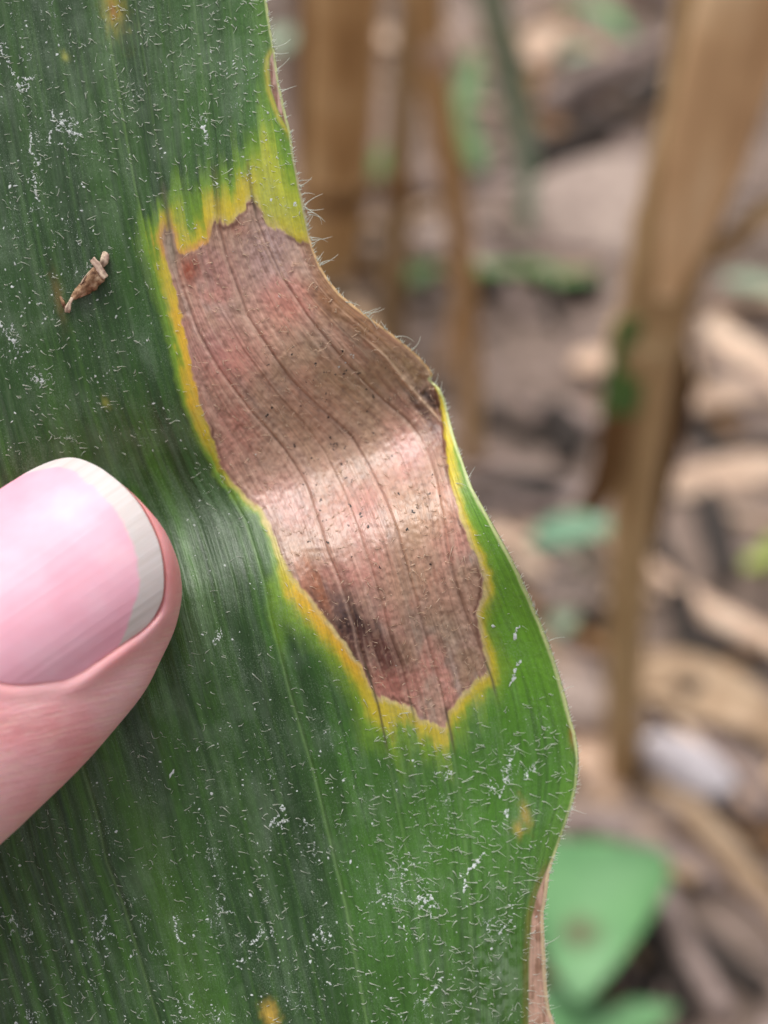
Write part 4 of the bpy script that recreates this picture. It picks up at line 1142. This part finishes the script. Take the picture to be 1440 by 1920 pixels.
def build_thumb():
    na, nt = 420, 360
    t = np.linspace(0, 1, na)
    aa = 314 - 1464 * t ** 1.9
    th = np.linspace(0, 2 * math.pi, nt, endpoint=False)
    A, T = np.meshgrid(aa, th, indexing='ij')
    bl, br, hb, ht = (sil(A, k) for k in (1, 2, 3, 4))
    # soften the silhouette table
    cb, w = (bl + br) / 2, (br - bl) / 2
    ch, hh = (hb + ht) / 2, (ht - hb) / 2
    ct, st = np.cos(T), np.sin(T)
    ex = .86
    B = cb + w * np.sign(ct) * np.abs(ct) ** ex
    H = ch + hh * np.sign(st) * np.abs(st) ** ex
    # nail bed carved into the upper surface
    up = np.where(ct < -.3, ss(-.6, -.15, st), ss(-.15, .25, st))
    d = sdf(A.ravel(), B.ravel(), NAIL_POLY).reshape(A.shape)
    fe_a = np.interp(B, FE[:, 0], FE[:, 1])
    front = ss(110, 285, A)                           # beyond / near the free edge there is no fold
    bq = np.clip(B, -151, 220)
    nh = nail_h(np.minimum(A, fe_a), bq)
    infl = ss(48, 2, d)
    Ht = np.where(d < 0, nh - 12, nh + 3 + 9 * np.exp(-((d - 20) / 16.0) ** 2) * (1 - front) - .0022 * np.clip(d, 0, None) ** 2)
    Ht = np.where(d < 0, Ht, Ht - front * (6 + .16 * d))
    Ht = np.where((d > -12) & (d < 0), Ht - 3 * (1 + d / 12), Ht)
    Ht = Ht - front * 9 * ss(-40, 0, d)
    H = H * (1 - infl * up) + Ht * infl * up
    for _ in range(14):
        H = .5 * H + .25 * (np.roll(H, 1, 1) + np.roll(H, -1, 1))
        Hi = H.copy(); Hi[1:-1] = .5 * H[1:-1] + .25 * (H[2:] + H[:-2]); H = Hi
    # plump skin: slow swells and the lateral groove
    H = H + 3 * (fbm(A / 60, B / 45, 121, 2) - .5) * (1 - infl)
    X = ORG[0] + A * AX[0] + B * BX[0]; Y = ORG[1] + A * AX[1] + B * BX[1]
    # rest the pad on the leaf: flatten where it would sink in
    zl = surfz(X, Y)
    H = np.where((A > -420) & (H < zl + 1.0), zl + 1.0, H)
    P = W(X, Y, H)
    return A, B, H, P, d

def skin_mat():
    k = NT('skin'); ab = k.attr('thumb_ab')
    sp = k.n('ShaderNodeSeparateXYZ'); k.l(ab.outputs['Vector'], sp.inputs[0])
    # creases run roughly along the finger, slightly fanned
    cr = k.n('ShaderNodeCombineXYZ')
    u = k.math('ADD', k.math('MULTIPLY', sp.outputs[1], .115), k.math('MULTIPLY', sp.outputs[0], -.045))
    k.l(u, cr.inputs[0]); k.l(k.math('MULTIPLY', k.math('ADD', sp.outputs[0], k.math('MULTIPLY', sp.outputs[1], .4)), .012), cr.inputs[1])
    crease = k.noise(cr.outputs[0], 1.0, 3, .6)
    cell = k.n('ShaderNodeTexVoronoi'); cell.inputs['Scale'].default_value = 2600; k.l(k.coords(), cell.inputs['Vector'])
    soft = k.noise(k.coords(), 130, 3); fine = k.noise(k.coords(), 1500, 3)
    cl = k.ramp(soft, [(.3, srgb(236, 152, 158)), (.5, srgb(245, 178, 184)), (.72, srgb(250, 200, 204))])
    rd = k.attr('redness')
    cl = k.mix(k.math('MULTIPLY', rd.outputs['Fac'], .75), cl, srgb(228, 120, 112))
    cl = k.mix(k.math('MULTIPLY', k.math('SUBTRACT', fine, .35), .35), cl, srgb(246, 200, 190))
    line = k.ramp(crease, [(.50, (0, 0, 0)), (.60, (1, 1, 1))])
    dl = k.attr('crease')
    cl = k.mix(k.math('MULTIPLY', k.math('MULTIPLY', line, .35), dl.outputs['Fac']), cl, srgb(250, 208, 196))
    k.l(cl, k.b.inputs['Base Color'])
    k.b.inputs['Roughness'].default_value = .48
    k.b.inputs['Subsurface Weight'].default_value = .35
    k.b.inputs['Subsurface Radius'].default_value = (1.0, .35, .2)
    k.b.inputs['Subsurface Scale'].default_value = .0012
    b1 = k.bump(k.math('MULTIPLY', crease, dl.outputs['Fac']), .55, .00016)
    b2 = k.bump(k.math('ADD', cell.outputs['Distance'], fine), .22, .00006, b1)
    k.l(b2, k.b.inputs['Normal'])
    return k.m
def nail_mat():
    k = NT('nail'); st = k.attr('nail_uv'); wh = k.attr('free_white')
    sp = k.n('ShaderNodeSeparateXYZ'); k.l(st.outputs['Vector'], sp.inputs[0])
    cx = k.n('ShaderNodeCombineXYZ'); k.l(k.math('MULTIPLY', sp.outputs[1], .10), cx.inputs[0]); k.l(k.math('MULTIPLY', sp.outputs[0], .004), cx.inputs[1])
    rid = k.noise(cx.outputs[0], 1.0, 3, .6)
    soft = k.noise(k.coords(), 160, 3)
    pk = k.ramp(soft, [(.3, srgb(242, 162, 184)), (.55, srgb(248, 184, 204)), (.75, srgb(250, 204, 218))])
    pk = k.mix(k.math('MULTIPLY', rid, .22), pk, srgb(250, 206, 214))
    pk = k.mix(k.math('MULTIPLY', st.outputs['Alpha'], 0.0), pk, (1, 1, 1))
    wc = k.ramp(rid, [(.3, srgb(206, 194, 190)), (.7, srgb(222, 212, 212))])
    k.l(k.mix(wh.outputs['Fac'], pk, wc), k.b.inputs['Base Color'])
    k.b.inputs['Roughness'].default_value = .46
    k.b.inputs['Subsurface Weight'].default_value = .2
    k.b.inputs['Subsurface Radius'].default_value = (1, .5, .4); k.b.inputs['Subsurface Scale'].default_value = .0006
    k.b.inputs['Specular IOR Level'].default_value = .4; k.b.inputs['Coat Weight'].default_value = .12; k.b.inputs['Coat Roughness'].default_value = .45
    k.l(k.bump(rid, .25, .00008), k.b.inputs['Normal'])
    return k.m
M_SKIN = skin_mat(); M_NAIL = nail_mat()

def build_hand():
    A, B, H, P, d = build_thumb()
    na, nt = A.shape
    V = [P.reshape(-1, 3)]; F = [tuple(f) for f in grid_faces(na, nt, True)[:, ::-1].tolist()]
    F.append(tuple(range(nt)))
    ab = [np.stack([A.ravel(), B.ravel(), H.ravel()], 1)]
    dd = d.ravel()
    red = [np.clip(.4 * np.exp(-(np.clip(dd, 0, None) / 7.0) ** 2) + .35 * ss(40, 0, np.abs(dd - 60)) * 0 + .35 * ss(180, 300, A.ravel()), 0, 1)]
    cre = [ss(14, 40, dd) * ss(330, 250, A.ravel())]
    off = na * nt
    # palm, fingers and wrist beyond the frame, closing on the back of the leaf
    def part(pts, radii, sides=18, flat=1.0):
        nonlocal off
        Pw = [Vector(W(np.array(float(a)), np.array(float(b)), np.array(float(c)))) for a, b, c in pts]
        Pw = bez(Pw, 6); R = np.interp(np.linspace(0, 1, len(Pw)), np.linspace(0, 1, len(radii)), radii) / PXM
        v, f = tube(Pw, list(R), sides, flat)
        V.append(np.array([tuple(q) for q in v])); n = len(v)
        F.extend([tuple(i + off for i in q) for q in f]); off += n
        ab.append(np.zeros((n, 3))); red.append(np.full(n, .1)); cre.append(np.full(n, .3))
    part([(-640, 1560, 200), (-900, 1760, 170), (-1200, 2000, 40), (-1500, 2250, -120)], [300, 340, 400, 380], 24)            # thumb base into the palm
    part([(-1150, 1900, -60), (-1500, 2150, -260), (-1900, 2600, -380), (-2300, 3100, -420)], [420, 520, 480, 360], 28, .62)  # palm and wrist
    part([(-1350, 1850, -320), (-1000, 1380, -420), (-620, 1130, -380), (-250, 1010, -330), (40, 960, -300), (120, 950, -296)], [250, 230, 215, 205, 180, 90])   # index finger behind the leaf
    part([(-1500, 2050, -420), (-1150, 1700, -600), (-800, 1500, -560), (-560, 1480, -420), (-520, 1500, -400)], [250, 235, 220, 200, 110])
    part([(-1620, 2250, -450), (-1300, 1980, -660), (-1000, 1830, -620), (-800, 1820, -480), (-770, 1840, -460)], [240, 225, 210, 190, 100])
    part([(-1720, 2450, -430), (-1480, 2280, -620), (-1250, 2160, -590), (-1100, 2160, -480), (-1070, 2180, -460)], [205, 195, 180, 160, 90])
    o = mesh('hand', np.concatenate(V), F, M_SKIN)
    me = o.data
    a = me.attributes.new('thumb_ab', 'FLOAT_VECTOR', 'POINT'); a.data.foreach_set('vector', np.concatenate(ab).astype(np.float32).ravel())
    a = me.attributes.new('redness', 'FLOAT', 'POINT'); a.data.foreach_set('value', np.concatenate(red).astype(np.float32))
    a = me.attributes.new('crease', 'FLOAT', 'POINT'); a.data.foreach_set('value', np.concatenate(cre).astype(np.float32))
    tag(o, 'bare pink thumb with rounded nail reaching in and pinching the green leaf', 'hand')
    # nail plate
    nb, ns = 150, 150
    b = np.linspace(-150.5, 219.5, nb); s = np.linspace(0, 1, ns)
    Bn, Sn = np.meshgrid(b, s, indexing='ij')
    a0 = np.interp(Bn, CUT[:, 0], CUT[:, 1]); a1 = np.interp(Bn, FE[:, 0], FE[:, 1])
    An = a0 + (a1 - a0) * Sn
    inn = np.interp(Bn, INN[:, 0], INN[:, 1]) + 5 * (fbm(Bn / 14, Bn * 0 + 2, 131, 3) - .5) * 2
    Hn = nail_h(An, Bn) + .8 * (vn(Bn / 9, Bn * 0, 132) - .5)
    X = ORG[0] + An * AX[0] + Bn * BX[0]; Y = ORG[1] + An * AX[1] + Bn * BX[1]
    top = W(X, Y, Hn).reshape(-1, 3); bot = W(X, Y, Hn - 8).reshape(-1, 3)
    n = nb * ns
    q = grid_faces(nb, ns)
    Fn = [tuple(f) for f in q.tolist()] + [tuple(n + i for i in reversed(f)) for f in q.tolist()]
    ring = [i * ns + ns - 1 for i in range(nb)]
    ring2 = list(range(ns)); ring3 = [(nb - 1) * ns + j for j in range(ns)]; ring4 = [i * ns for i in range(nb)]
    for rg in (ring, ring2, ring3, ring4):
        for i in range(len(rg) - 1):
            Fn.append((rg[i], rg[i + 1], n + rg[i + 1], n + rg[i]))
    no = mesh('thumbnail', np.concatenate([top, bot]), Fn, M_NAIL)
    me = no.data
    white = ss(-4, 4, An - inn).ravel()
    a = me.attributes.new('free_white', 'FLOAT', 'POINT'); a.data.foreach_set('value', np.tile(white, 2).astype(np.float32))
    a = me.attributes.new('nail_uv', 'FLOAT_VECTOR', 'POINT'); a.data.foreach_set('vector', np.tile(np.stack([An.ravel(), Bn.ravel(), 0 * An.ravel()], 1), (2, 1)).astype(np.float32).ravel())
    no.parent = o
    no['label'] = 'pink thumbnail with a white free edge'
    for ob in (o, no):
        import bmesh
        bm = bmesh.new(); bm.from_mesh(ob.data); bmesh.ops.recalc_face_normals(bm, faces=bm.faces[:]); bm.to_mesh(ob.data); bm.free()
build_hand()
